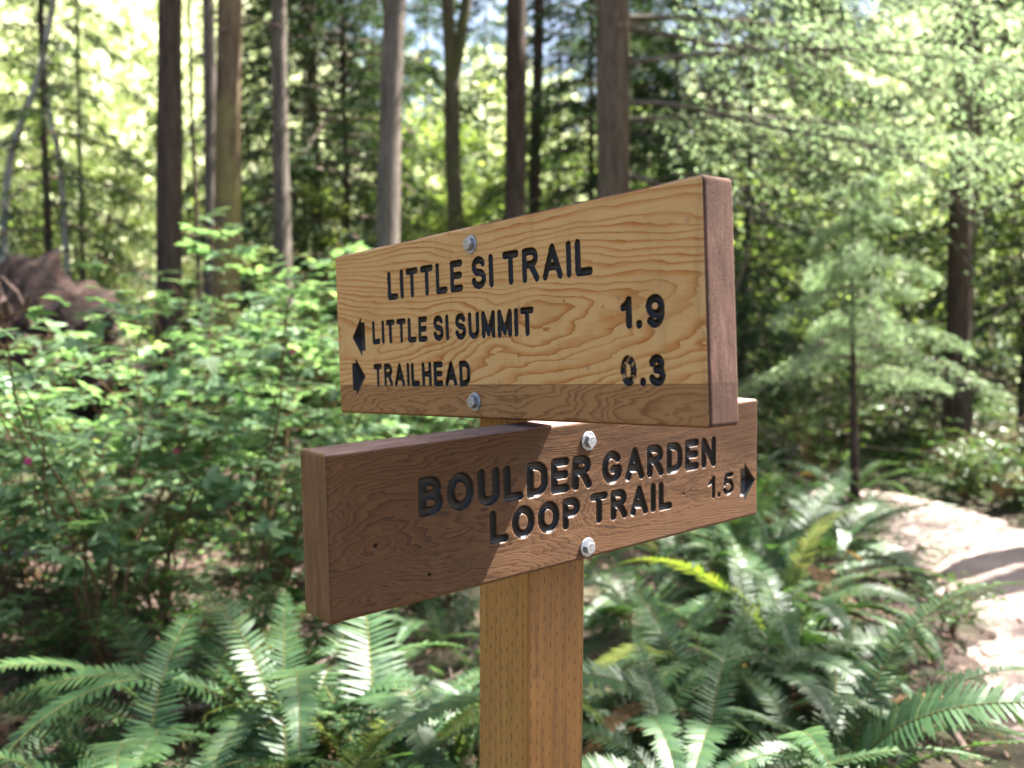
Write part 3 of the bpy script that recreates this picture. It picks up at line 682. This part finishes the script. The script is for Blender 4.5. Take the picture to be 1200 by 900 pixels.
# ---- young hemlocks with drooping sunlit sprays
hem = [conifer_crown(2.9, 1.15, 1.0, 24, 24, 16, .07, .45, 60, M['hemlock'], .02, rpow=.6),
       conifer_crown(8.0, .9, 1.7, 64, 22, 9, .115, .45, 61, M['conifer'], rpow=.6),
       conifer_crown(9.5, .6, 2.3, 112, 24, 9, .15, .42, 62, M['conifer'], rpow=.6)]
def hemlock(x, y, v, sc, label, rz, seed, trunk=.05, name='hemlock_tree', group=None):
    t = empty(name, (x, y, float(gz(x, y))), rz, label, 'tree', group)
    H = (2.9, 8, 9.5)[v]*sc; mb, P, R = trunk_mesh(H, trunk, (0, 0), .03 if v else .16, None, seed, 10, .3, 20, .12)
    mobj('trunk', mb.mesh('trunk', M['bark_dark'], True), t)
    for nm, me in zip(('crown', 'limbs'), hem[v]):
        o = mobj(nm, me, t); o.scale = (sc, sc, sc)
    return t
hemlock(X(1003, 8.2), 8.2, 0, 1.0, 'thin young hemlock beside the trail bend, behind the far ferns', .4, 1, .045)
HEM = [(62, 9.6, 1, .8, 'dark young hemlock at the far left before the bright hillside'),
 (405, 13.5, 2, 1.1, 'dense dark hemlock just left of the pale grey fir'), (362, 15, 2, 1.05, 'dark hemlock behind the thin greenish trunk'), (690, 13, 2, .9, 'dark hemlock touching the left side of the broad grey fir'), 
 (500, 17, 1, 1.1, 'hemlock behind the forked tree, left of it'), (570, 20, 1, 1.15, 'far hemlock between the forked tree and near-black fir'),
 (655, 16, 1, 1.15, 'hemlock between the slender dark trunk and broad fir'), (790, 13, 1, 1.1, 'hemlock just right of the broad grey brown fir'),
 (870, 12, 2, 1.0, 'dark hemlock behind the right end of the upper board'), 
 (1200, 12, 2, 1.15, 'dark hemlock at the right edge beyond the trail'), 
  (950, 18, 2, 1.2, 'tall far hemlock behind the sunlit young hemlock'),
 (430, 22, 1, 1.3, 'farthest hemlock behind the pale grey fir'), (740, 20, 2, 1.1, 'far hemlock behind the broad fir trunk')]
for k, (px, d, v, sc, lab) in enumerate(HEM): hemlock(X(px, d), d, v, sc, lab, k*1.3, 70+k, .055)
# unseen firs added behind and right of the camera to shade the scene
tall_tree(4.15, 6.6, .15, 'bark_dark', 21, 'unseen tall fir added right of the trail whose high crown shades the near ferns', seed=88, crown=0, dead=None, cz=-1.2, wide=.8)
# leafy limb added in the sun's way to shade the lower board's left end
t = [o for o in COL.objects if 'shades the near ferns' in o.get('label', '')][0]
shade_cl = MB(); rr = np.random.default_rng(3); tgt = np.array([CX, CY, EYE]); q = []
for bb, rad_, n_ in ((-.40, .20, 420), (-.66, .28, 420), (-.95, .3, 300), (-.55, .3, 250)):
    c_ = np.array(Vector((CX, CY, 1.40))+Av*.07+Bv*bb)+np.array(SUN)*8.2
    q.append((c_-np.array(t.location), rad_, n_))
tip = q[0][0]; root_ = np.array([0, 0, 6.8]); pts = np.array([root_, root_*.6+q[3][0]*.4+[0, 0, .3], q[2][0], q[1][0], tip]); shade_li = MB(); tube(shade_li, spline(pts, 20), np.linspace(.05, .008, 20), 7, cap=False)
for c_, rad_, n_ in q:
    T_ = c_+norm(rr.normal(size=(n_, 3)))*rad_*(rr.random(n_)**.5)[:, None]; shade_cl.inst(*SPRIG, rot_rand(n_)*(.12+.07*rr.random(n_))[:, None, None], T_)
o = mobj('limb', shade_li.mesh('limb', M['twig'], True), t); mobj('needles', shade_cl.mesh('needles', M['conifer']), o)
tall_tree(6.5, 7.2, .18, 'bark_dark', 22, 'tall fir added for shade well right of the trail, beyond the picture edge', seed=89, crown=1, dead=None, cz=.5, wide=.62)  # unseen, added to throw shade on the ferns at left
tall_tree(10.6, 7.7, .18, 'bark_dark', 22, 'tall fir added for shade far right, past the trail and beyond the picture edge', seed=91, crown=2, dead=None, cz=-2, wide=.8)  # unseen, added so its crown darkens the near end of the trail
for k, (x, y, r0, ck) in enumerate([(4.2, -4.5, .2, 0), (7.5, -5, .16, 1), (9, -1.5, .2, 2), (6.0, -8, .2, 1), (12, -5, .2, 0), (2.0, -7.5, .2, 2)]):
    tall_tree(x, y, r0, 'bark_dark', 20, ('tall fir with high shading crown added right of the trail, out of the picture' if x > 0 else 'tall fir added for shade behind the photographer, out of the picture'),
              seed=90+k, crown=ck, dead=None, group='shade firs added around the photographer')  # unseen firs added to block sky light from the right

# ---- broadleaf understory
def broadleaf_mesh(seed, H, spread, nst, nleaf, size, mats, zlo=.25):
    r = np.random.default_rng(seed); st = MB(); lf = MB()
    tips = []
    for k in range(nst):
        az = r.random()*2*PI; l = H*(.7+.4*r.random()); t = np.linspace(0, 1, 14); sp = spread*(.4+.8*r.random())
        P = np.stack([np.cos(az)*sp*t**1.6+.08*np.sin(t*5+k), np.sin(az)*sp*t**1.6+.08*np.cos(t*4+k), t*l-.15], -1)
        tube(st, P, np.linspace(.012*H**.7, .003, 14), 6, cap=False)
        for b in range(7):
            u = zlo+(.97-zlo)*r.random(); o = np.array([np.interp(u, t, P[:, c]) for c in range(3)]); a2 = r.random()*2*PI; bl = H*.24*(1.1-u*.6)*(.6+.6*r.random())
            e = o+np.array([math.cos(a2), math.sin(a2), .25])*bl; tube(st, np.array([o, (o+e)/2+[0, 0, .05*bl], e]), [.0035*H**.5, .0025*H**.5, .001], 4, cap=False)
            tips.append((o, e))
        tips.append((P[9], P[13]))
    n = nleaf; idx = r.integers(0, len(tips), n); A = np.array([a for a, b in tips])[idx]; B = np.array([b for a, b in tips])[idx]
    u = r.random(n)**.6; T = A+(B-A)*u[:, None]+r.normal(size=(n, 3))*np.array([.06, .06, .05])*H*.35
    d = norm(r.normal(size=(n, 3))*np.array([1, 1, .35])); F = frames(d, np.array([0, 0, 1.])+r.normal(size=(n, 3))*.45)
    lf.inst(*LEAF5, F*(size*(.6+.7*r.random(n)))[:, None, None], T)
    return st.mesh('stems', M['stem'], True), lf.mesh('leaves', mats)
maple = [broadleaf_mesh(200+k, 5.5, 2.0, 7, 5200, .10, M['maple']) for k in range(3)]
BR = [(100, 14, .8, 'sunlit yellow-green maple at left before the hillside'),
      (300, 16, .7, 'bright maple seen between the mossy and grey brown trunks'), (420, 13, .7, 'low bright maple left of the pale grey fir'), (490, 14.5, .9, 'sunlit maple between the pale grey fir and forked tree'),
      (560, 15.5, 1.0, 'sunlit maple between the forked tree and near-black fir'), (670, 17, 1.0, 'sunlit maple between the slender trunk and broad fir'), (800, 16, 1.0, 'bright maple behind the upper board end'),
      (905, 15, .8, 'low sunlit maple behind the far ferns'), (1090, 17, 1.0, 'yellow-green maple deep behind the trail bend'), (1215, 13, 1.1, 'leafy maple high at the right edge beyond the trail')]
for k, (px, d, sc, lab) in enumerate(BR):
    x = X(px, d); t = empty('maple_tree', (x, d, float(gz(x, d))), k*2.1, lab, 'tree')
    for nm, me in zip(('trunk', 'crown'), maple[k % 3]):
        o = mobj(nm, me, t); o.scale = (sc, sc, sc)
# pale leaning alder saplings at far left, thin dark sapling
def sapling(pts, r0, m, label, name='alder_sapling'):
    pts = np.array(pts, float); x, y = pts[0][:2]; t = empty(name, (x, y, float(gz(x, y))), 0, label, 'tree')
    P = spline(pts-np.array([x, y, 0]), 26); mb = MB(); tube(mb, P, np.linspace(r0, r0*.4, 26), 8); r = np.random.default_rng(int(abs(x)*100))
    mobj('trunk', mb.mesh('trunk', M[m], True), t)
    for k in range(12):
        mb = MB()
        o = P[8+int(r.random()*17)]; e = o+np.array([r.normal()*.4, r.normal()*.3, .5*r.random()+.1]); tube(mb, np.array([o, (o+e)/2+[0, 0, .05], e]), [.009, .006, .003], 4, cap=False); mobj('twig', mb.mesh('twig', M[m], True), t)
d = 9.5
sapling([(X(5, d), d, 0), (X(15, d), d, 2.2), (X(60, d), d, 3.4), (X(100, d), d, 5.2), (X(125, d), d, 7)], .045, 'bark_pale', 'pale alder sapling leaning right at the far left')
sapling([(X(85, 10), 10, 0), (X(78, 10), 10, 2.4), (X(62, 10), 10, 3.6), (X(66, 10), 10, 6.5)], .04, 'bark_pale', 'crooked pale alder sapling crossing the leaning one')
sapling([(X(238, 10), 10, 0), (X(233, 10), 10, 2.5), (X(230, 10), 10, 4), (X(229, 10), 10, 7)], .03, 'bark_dark', 'thin black sapling beside the straight dark fir', 'fir_sapling')
sapling([(X(100, 12), 12, 0), (X(100, 12), 12, 3), (X(104, 12), 12, 7)], .035, 'bark_dark', 'thin dark upright sapling before the hillside at left', 'fir_sapling')

# ---- far wooded hillside: reads as one mass
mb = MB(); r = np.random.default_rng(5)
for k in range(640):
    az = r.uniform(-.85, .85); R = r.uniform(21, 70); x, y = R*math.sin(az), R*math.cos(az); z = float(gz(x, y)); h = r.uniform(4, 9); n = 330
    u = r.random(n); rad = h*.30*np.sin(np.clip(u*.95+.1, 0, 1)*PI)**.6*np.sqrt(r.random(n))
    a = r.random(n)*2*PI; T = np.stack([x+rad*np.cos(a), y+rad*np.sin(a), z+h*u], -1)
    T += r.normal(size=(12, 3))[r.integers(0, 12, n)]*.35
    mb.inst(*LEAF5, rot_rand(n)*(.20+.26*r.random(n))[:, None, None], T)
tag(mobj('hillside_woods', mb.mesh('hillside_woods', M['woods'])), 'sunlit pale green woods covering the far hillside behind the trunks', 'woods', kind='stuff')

# ---- sword ferns
PINNA = (np.array([(0, -.06, 0), (0, .07, 0), (.25, .095, .01), (.25, -.085, .01), (.6, .075, 0), (.6, -.06, 0), (.88, .03, -.03), (.88, -.02, -.03), (1, .0, -.05)]),
         [[1, 0, 3, 2], [2, 3, 5, 4], [4, 5, 7, 6]])
PTIP = [[6, 7, 8]]
def frond_mesh(seed, Ln, arch, mat_, wid=1.):
    r = np.random.default_rng(seed); n = 52; t = np.linspace(0, 1, 40)
    a0, a1 = math.radians(72+r.normal()*5), math.radians(72-arch); ang = a0+(a1-a0)*t**1.25
    ds = Ln/40; P = np.stack([np.cumsum(np.cos(ang))*ds, .05*Ln*np.sin(t*2.5+seed)*t, np.cumsum(np.sin(ang))*ds], -1); P -= P[0]
    mb = MB(); tube(mb, P, np.linspace(.0038, .0008, 40), 5, 1, cap=False)
    tan = norm(np.gradient(P, axis=0)); nrm = norm(np.cross(np.array([0, 1., 0]), tan)*-1)
    Ms = []; Ts = []
    for k in range(n):
        u = .13+.87*((k+.3)/n)**.93
        o = np.array([np.interp(u, t, P[:, c]) for c in range(3)]); tg = np.array([np.interp(u, t, tan[:, c]) for c in range(3)]); up = np.array([np.interp(u, t, nrm[:, c]) for c in range(3)])
        if up[2] < 0: up = -up
        v = (u-.13)/.87; ln = .088*wid*Ln*(1-.5*(r.random() < .05))*(min(1, .45+v*3.2))*(1-v**2.3)**.75+.004
        side = np.cross(up, tg)
        for s in (1, -1):
            d = norm(side*s+tg*(.18+.5*v)+up*(.12-.12*v)+r.normal(size=3)*.05)
            F = frames(d[None], (up+tg*.35+r.normal(size=3)*.1)[None])[0]
            sc = ln*(.92+.16*r.random()); F = F*sc; F[:, 1] *= (.0112*Ln/.9/ln)/.155 if ln > .02 else 1.6
            Ms.append(F); Ts.append(o)
    Ms = np.array(Ms); Ts = np.array(Ts); nv = len(PINNA[0])
    V = (np.einsum('nij,kj->nki', Ms, PINNA[0])+Ts[:, None]).reshape(-1, 3); b = (np.arange(len(Ts))*nv)[:, None, None]
    q = (np.array(PINNA[1])[None]+b).reshape(-1, 4); tr = (np.array(PTIP)[None]+b).reshape(-1, 3); n0 = mb.n
    mb.add(V, q, 0); mb.tri.append(tr+n0); mb.mt.append(np.zeros(len(tr)))
    return mb.mesh('frond', [mat_, M['rachis']])
fr = [frond_mesh(k, 1.0, a, M['fern'], w) for k, (a, w) in enumerate(((85, 1.), (110, .85), (125, 1.1), (100, 1.2), (140, .95), (75, .8), (95, 1.05), (118, .75), (60, 1.1)))]
frd = frond_mesh(31, .9, 165, M['deadfern'], .7)
fry = [frond_mesh(30, 1.0, 100, M['fernyel'])]
def fern(x, y, n, ln, label, seed, group='sword ferns', az0=0., spread=2*PI, yellow=.03, dz=0):
    r = np.random.default_rng(seed); t = empty('sword_fern', (x, y, float(gz(x, y))+dz), 0, label, 'fern', group)
    for k in range(n):
        q_ = r.random(); me = fry[0] if q_ < yellow else frd if q_ < yellow+.07 else fr[int(r.integers(0, 9))]
        o = mobj('frond', me, t); az = az0+(k+.35*r.normal())/n*spread; s = ln*(.62+.55*r.random())
        o.scale = (s, s, s); tilt = r.normal()*.14+(.35 if k % 3 == 0 else .12)
        o.rotation_euler = Euler((r.normal()*.22, tilt, az)); o.location = (.05*math.cos(az), .05*math.sin(az), -.02)
    return t
FERNS = [
 (-.62, 2.55, 17, .95, 'dark sword fern at the bottom left, nearest the signpost'), (-1.15, 2.75, 16, .9, 'arching sword fern left of centre at the bottom edge'),
 (-1.5, 2.6, 13, .7, 'sword fern in the bottom left corner'), (-.80, 3.3, 18, 1.3, 'tall blue-green sword fern below the left end of the lower board'),
 (-.22, 3.1, 15, .9, 'sword fern just left of the post foot'), (-1.95, 3.6, 9, .6, 'small sword fern by the brown leaf litter at lower left'),
 (.10, 3.7, 12, .8, 'half hidden sword fern behind the post'), (-.3, 4.4, 13, .9, 'sword fern between the shrubs and the post, farther back'),
 (.60, 2.75, 18, 1.0, 'bright sword fern just right of the post'), (1.05, 2.95, 18, 1.05, 'sword fern with upright pale fronds at lower right'),
 (.95, 3.75, 16, .95, 'sword fern right of the post, below the lower board'), (1.3, 3.5, 14, .85, 'pale sword fern near the trail edge at lower right'),
 (1.35, 4.5, 16, .95, 'glossy sword fern below the right end of the lower board'), (.65, 4.7, 14, .9, 'shaded sword fern behind the lower board'),
 (1.25, 2.5, 11, .5, 'low sword fern at the bottom right by the trail'), (1.6, 5.4, 17, 1.1, 'sunlit sword fern right of the lower board arrow'),
 (2.0, 6.0, 17, 1.1, 'sunlit sword fern leaning towards the trail'), (1.6, 6.4, 17, 1.15, 'silvery sword fern behind the lower board arrow'),
 (2.1, 7.3, 14, .9, 'far sunlit sword fern near the trail bend'), (1.1, 6.0, 14, .9, 'sword fern hidden partly by the lower board'),
 (3.1, 8.4, 14, .9, 'dark sword fern at the inside of the trail bend'), (2.0, 8.2, 14, 1.0, 'sword fern in front of the young hemlock'),
 (5.3, 9.0, 13, .9, 'sword fern right of the trail bend'), (4.2, 10.2, 13, .9, 'shaded sword fern behind the trail bend'), (5.5, 7.4, 12, .8, 'sword fern at the right edge beyond the trail'),
 (.42, 3.25, 17, 1.1, 'tall sword fern close behind the post at right'), (.78, 3.3, 16, 1.05, 'pale upright sword fern between the post and the trail'), (1.25, 3.9, 15, 1.0, 'sword fern in the middle of the right hand patch'), (1.3, 5.2, 16, 1.05, 'bright sword fern below the end of the lower board'), (1.5, 4.7, 15, .95, 'arching sword fern close to the trail'), (-1.2, 3.35, 16, 1.1, 'dark upright sword fern below the thicket at left'), (-.45, 3.0, 16, 1.1, 'dense sword fern under the lower board at left'), (3.3, 11, 12, .9, 'farthest sword fern before the dark trunk'), (.3, 7.5, 13, .9, 'sword fern far behind the post'),
]
for k, (x, y, n, ln, lab) in enumerate(FERNS): fern(x, y, n, ln, lab, 300+k)

# ---- salmonberry thicket on the left
LT = []
for a, s in ((0, 1.), (1.15, .8), (-1.15, .8)):
    c, s_ = math.cos(a), math.sin(a); T0 = np.array([(0, 0, 0), (.22, .2, .03), (.5, .27, .03), (.8, .15, 0), (1.05, 0, -.08), (.8, -.15, 0), (.5, -.27, .03), (.22, -.2, .03), (.5, 0, -.02)])*s
    LT.append(T0@np.array([[c, -s_, 0], [s_, c, 0], [0, 0, 1]]).T+(0 if a == 0 else 0))
TRI = np.concatenate(LT); TRIF = []
for q in range(3):
    b = q*9; TRIF += [[b, b+1, b+2, b+8], [b+8, b+2, b+3, b+4], [b, b+8, b+6, b+7], [b+8, b+4, b+5, b+6]]
def shrub_meshes(seed, H, spread, nst, per, size, lmat):
    r = np.random.default_rng(seed); st = MB(); Ms = []; Ts = []
    for k in range(nst):
        az = r.random()*2*PI; l = H*(.65+.5*r.random()); t = np.linspace(0, 1, 16); sp = spread*(.3+.9*r.random())
        P = np.stack([np.cos(az)*sp*t**1.4+.03*np.sin(t*13+k), np.sin(az)*sp*t**1.4+.03*np.cos(t*11+k), t*l*(1.12-.12*t)-.1], -1)
        tube(st, P, np.linspace(.009, .0025, 16), 5, cap=False)
        for b in range(per):
            u = .3+.7*r.random()**.8; o = np.array([np.interp(u, t, P[:, c]) for c in range(3)]); a2 = r.random()*2*PI; bl = .13+.26*r.random()
            d = norm(np.array([math.cos(a2), math.sin(a2), .35*r.random()])); e = o+d*bl
            tube(st, np.array([o, (o+e)/2+[0, 0, .02], e]), [.003, .002, .001], 4, cap=False)
            m = 5
            for q in range(m):
                w = (q+1)/m; oo = o+(e-o)*w; dd = norm(d*.5+np.array([r.normal(), r.normal(), -.15+.2*r.normal()])*.8)
                Ms.append(frames(dd[None], (np.array([0, 0, 1.])+r.normal(size=3)*.27)[None])[0]*size*(.6+.6*r.random())); Ts.append(oo+dd*.015)
    lf = MB(); lf.inst(TRI, TRIF, np.array(Ms), np.array(Ts))
    return st.mesh('stems', M['stem'], True), lf.mesh('leaves', lmat, False)
shr = [shrub_meshes(400+k, 1.75, .75, 8, 11, .092, M['salmon']) for k in range(4)]
low = [shrub_meshes(420+k, .7, .5, 9, 9, .055, M['salal']) for k in range(2)]
fm = MB()
for q in range(5): a = q*2*PI/5; fm.inst(*LEAF5, frames(np.array([[math.cos(a), math.sin(a), .3]]), np.array([[0, 0, 1.]]))*.018, np.zeros((1, 3)))
fme = fm.mesh('flower', M['petal'])
SHR = [(-1.75, 3.9, 1.0), (-2.5, 4.4, .72), (-1.25, 4.4, .95), (-1.9, 4.9, 1.1), (-2.75, 5.6, .8), (-.55, 5.5, .85), (-2.3, 6.3, 1.05),
       (-.9, 6.3, 1.05), (-2.0, 7.1, 1.25), (-.4, 6.8, .95), (-1.3, 7.6, 1.2), (-2.2, 8.2, 1.3), (-.2, 8.2, 1.0), (-1.5, 8.8, 1.1), (.5, 8.9, 1.0), (-2.15, 3.45, .7), ]
def where(x, y):
    side = 'far left' if x < -2.5 else ('left' if x < -1.5 else ('centre left' if x < -.7 else 'centre'))
    row = 'front row' if y < 4.5 else ('second row' if y < 5.6 else ('middle rows' if y < 7 else 'back rows'))
    return side, row
for k, (x, y, sc) in enumerate(SHR):
    side, row = where(x, y); t = empty('berry_shrub', (x, y, float(gz(x, y))), k*1.9, f'green salmonberry shrub in the {row} of the thicket, {side}', 'shrub', 'salmonberry thicket left of the sign')
    for nm, me in zip(('stems', 'leaves'), shr[k % 4]):
        o = mobj(nm, me, t); o.scale = (sc, sc, sc)
    if k % 3 == 0:
        for q in range(2):
            o = mobj('flower', fme, t); v = shr[k % 4][1].vertices[(k*977+q*5000) % len(shr[k % 4][1].vertices)].co; o.location = v*sc; o.location.z -= .03; o.rotation_euler = (1.2, .4, 0)
LOWS = [(2.25, 4.6, .42), (2.5, 5.7, .45), (2.65, 6.6, .5), (-1.0, 4.0, .75), (-1.7, 4.4, .8), (-2.2, 5.0, .9), (-.9, 4.9, .8), (-1.4, 5.5, .9), (-2.6, 4.9, .8), (-.3, 5.2, .8), (-3.2, 5.6, .8), (-2.0, 3.95, .6), (-2.9, 6.6, .9), (4.55, 7.9, .9), (4.7, 7.2, .8), (5.1, 8.4, 1.0), (4.3, 8.6, .8), (4.9, 6.3, 1.1), (5.4, 5.6, 1.0), (4.6, 8.9, 1.1), (3.1, 9.2, 1.2), (3.6, 10.6, 1.3), (5.0, 11.5, 1.3), (2.4, 9.6, 1.2), (2.9, 12.5, 1.4), (1.6, 10, 1.3), (6.5, 10.5, 1.3), (4.1, 12.5, 1.4), (1.7, 7.1, .9), (5.9, 8.1, 1.2)]
for k, (x, y, sc) in enumerate(LOWS):
    lab = ['low leafy shrub', 'dark low shrub', 'small glossy shrub'][k % 3]+' '+('under the thicket at left' if x < 0 else 'crowding the left edge of the trail' if x < 2.7 and y < 7 else 'right of the trail' if x > 4.4 else 'behind the trail bend' if x > 2.8 else 'in the far undergrowth right of the sign')
    t = empty('low_shrub', (x, y, float(gz(x, y))), k*1.1, lab, 'shrub', 'low shrubs near the trail bend')
    for nm, me in zip(('stems', 'leaves'), low[k % 2]):
        o = mobj(nm, me, t); o.scale = (sc, sc, sc)

# ---- fallen timber
def log(name, P, r0, m, label, cut=None, n=14):
    P = np.array(P, float); t = empty(name, P[0], 0, label, 'log'); Q = spline(P-P[0], 20)
    mb = MB(); tube(mb, Q, r0*(1+.06*np.sin(np.arange(20))), n); mobj('bark', mb.mesh('bark', M[m], True), t)
    if cut:
        bm = MB(); d = norm(Q[0]-Q[1]); tube(bm, np.array([Q[0]+d*.001, Q[0]+d*.006]), [r0*.93, r0*.9], n); mobj('cut_end', bm.mesh('cut_end', M['cutwood']), t)
    return t
m_, nt_, p_, o_ = mat('cut_wood'); oc = objco(nt_)
L(nt_, ramp(nt_, noise(nt_, oc, 14, 5), [(.3, (.06, .035, .015)), (.7, (.17, .11, .045))]), p_.inputs['Base Color']); p_.inputs['Roughness'].default_value = .9; M['cutwood'] = m_
x, y = X(1182, 7.9), 7.9; z = float(gz(x, y))
log('cut_log', [(x, y, z+.22), (x+.6, y+.6, z+.2), (x+1.3, y+1.3, z+.15)], .10, 'mosslog', 'mossy cut log end right of the trail bend', True)
# root plate / rotten mound on the left
rx, ry = X(22, 8.0), 8.0; rz_ = float(gz(rx, ry))
m_, nt_, p_, o_ = mat('rotten_red_wood'); oc = objco(nt_)
L(nt_, ramp(nt_, noise(nt_, mapping(nt_, oc, (4, 4, 9)), 2.5, 6, .7), [(.35, (.012, .008, .006)), (.6, (.05, .022, .014)), (.8, (.16, .085, .06))]), p_.inputs['Base Color']); p_.inputs['Roughness'].default_value = .95
L(nt_, bump(nt_, noise(nt_, oc, 9, 6, .7), 1, .08), p_.inputs['Normal']); M['rot'] = m_
bm = bmesh.new(); bmesh.ops.create_icosphere(bm, subdivisions=5, radius=1)
for v in bm.verts:
    c = v.co; q = 1+.2*math.sin(c.x*7+c.z*5)+.15*math.sin(c.y*9+c.x*4)+.12*math.sin(c.z*17+c.x*13)+.08*math.sin(c.x*31+c.y*23)+.05*math.sin(c.x*57+c.z*43)
    v.co = Vector((c.x*1.15*q, c.y*.6*q, c.z*.95*q))
for f in bm.faces: f.smooth = True
me = bpy.data.meshes.new('root_plate'); bm.to_mesh(me); bm.free(); me.materials.append(M['rot'])
t = empty('uprooted_stump', (rx, ry, rz_), 0, 'dark red rotten uprooted stump at the far left behind the thicket', 'stump')
o = mobj('root_plate', me, t); o.location = (-.45, 0, .38); mb = MB()
for k in range(26):
    a = random.uniform(0, 2*PI); o0 = np.array([-.35+.9*math.cos(a), -.3, .5+.7*math.sin(a)]); e = o0+np.array([random.gauss(0, .5), -.5*random.random(), random.gauss(0, .4)])
    tube(mb, np.array([o0, (o0+e)/2+[0, 0, .08], e]), [.03, .02, .006], 6)
mobj('roots', mb.mesh('roots', M['twig'], True), t)
# fallen branches
FB = [((-1.5, 3.2), .5, 1.2, 'twig'), ((-.45, 3.6), 1.0, .8, 'twig'), ((1.9, 4.2), 2.2, .7, 'twig'), ((4.6, 9.5), 2.0, 1.1, 'twig'), ((3.0, 9.8), .8, 1.4, 'moss'), ((1.6, 3.3), 1.3, .6, 'twig'), ((-2.9, 4.6), .2, 1.3, 'bark_pale'), ((4.9, 8.3), 2.6, .9, 'twig')]
FL = ['bare brown stick in the leaf litter at lower left', 'short stick on the ground left of the post', 'dead stick by the left edge of the trail', 'dead branch across the shaded undergrowth behind the trail', 'mossy yellow-green branch before the dark trunk at right',
      'small stick among the lower right ferns', 'pale fallen limb in the thicket at far left', 'fallen stick right of the trail bend']
for k, ((x, y), az, l, m) in enumerate(FB):
    z = float(gz(x, y)); t = empty('fallen_branch', (x, y, z), az, FL[k], 'branch'); mb = MB(); q = np.linspace(0, 1, 10)
    up = 1.1 if m == 'moss' else .35
    P = np.stack([(q-.2)*l, .06*np.sin(q*6+k), .03+up*l*.5*q+.02*np.sin(q*8)], -1); tube(mb, P, np.linspace(.016, .006, 10), 6)
    for s in range(5): o = P[3+s]; e = o+np.array([.15, .15*(-1)**s, .08]); tube(mb, np.array([o, e]), [.006, .002], 4)
    mobj('stick', mb.mesh('stick', M[m], True), t)
# ---- pinkish tangles of dead twigs in the shade behind (uncountable)
mb = MB(); r = np.random.default_rng(9)
for k in range(420):
    x = r.uniform(1.2, 8); y = r.uniform(7.5, 15); z = float(gz(x, y)); o = np.array([x, y, z+.9*r.random()]); d = norm(r.normal(size=3)*[1, 1, .8])*r.uniform(.3, .9)
    if trail_d(np.array([x]), np.array([y]))[0] < .3: continue
    tube(mb, np.array([o, o+d*.5+r.normal(size=3)*.05, o+d]), [.006, .004, .002], 4, cap=False)
    tube(mb, np.array([o+d*.4, o+d*.4+r.normal(size=3)*.15]), [.003, .001], 3, cap=False)
tag(mobj('dead_twigs', mb.mesh('dead_twigs', M['twig'], True)), 'tangle of dead pinkish grey twigs in the shaded undergrowth', 'twigs', kind='stuff')
# ---- leaf litter and ground cover
def scatter(n, x0, x1, y0, y1, f):
    x = r.uniform(x0, x1, n); y = r.uniform(y0, y1, n); k = f(x, y); return x[k], y[k]
mb = MB()
x, y = scatter(60000, -6, 7, 1.6, 12, lambda x, y: (np.hypot(x, y) < 4.5+6*r.random(len(x))) & ((trail_d(x, y) > -.12+.25*r.random(len(x))) | (r.random(len(x)) < .10)))
n = len(x); T = np.stack([x, y, gz(x, y)+.012+.03*r.random(n)], -1); F = frames(norm(r.normal(size=(n, 3))*[1, 1, .3]), np.array([0, 0, 1.])+r.normal(size=(n, 3))*.5)
F[:, :, 1] *= .75; mb.inst(*LEAF5, F*(.02+.04*r.random(n)**2)[:, None, None], T)
tag(mobj('leaf_litter', mb.mesh('leaf_litter', M['litter'])), 'brown and pinkish dead leaves covering the forest floor', 'leaf litter', kind='stuff')
mb = MB()
td = lambda x, y: trail_d(x, y)
x, y = scatter(52000, -7, 9, 2, 17, lambda x, y: (trail_d(x, y) > .02+.12*r.random(len(x))) & (r.random(len(x)) < .25+.75*((trail_d(x, y) < .9) | (y > 6.5) | ((x < -.3) & (y > 3.6)))) & (np.sin(x*2.3+y)*np.sin(y*1.9-x)+.5*r.random(len(x)) > .05))
n = len(x); T = np.stack([x, y, gz(x, y)+.03+.14*r.random(n)*np.clip(y/6, .4, 2)], -1); F = frames(norm(r.normal(size=(n, 3))*[1, 1, .3]), np.array([0, 0, 1.])+r.normal(size=(n, 3))*.4)
mb.inst(*LEAF5, F*((.02+.035*r.random(n))*np.clip(y/5, .8, 2.2))[:, None, None], T)
tag(mobj('ground_cover', mb.mesh('ground_cover', M['salal'])), 'small green leaves carpeting the ground beside the trail', 'ground cover', kind='stuff')
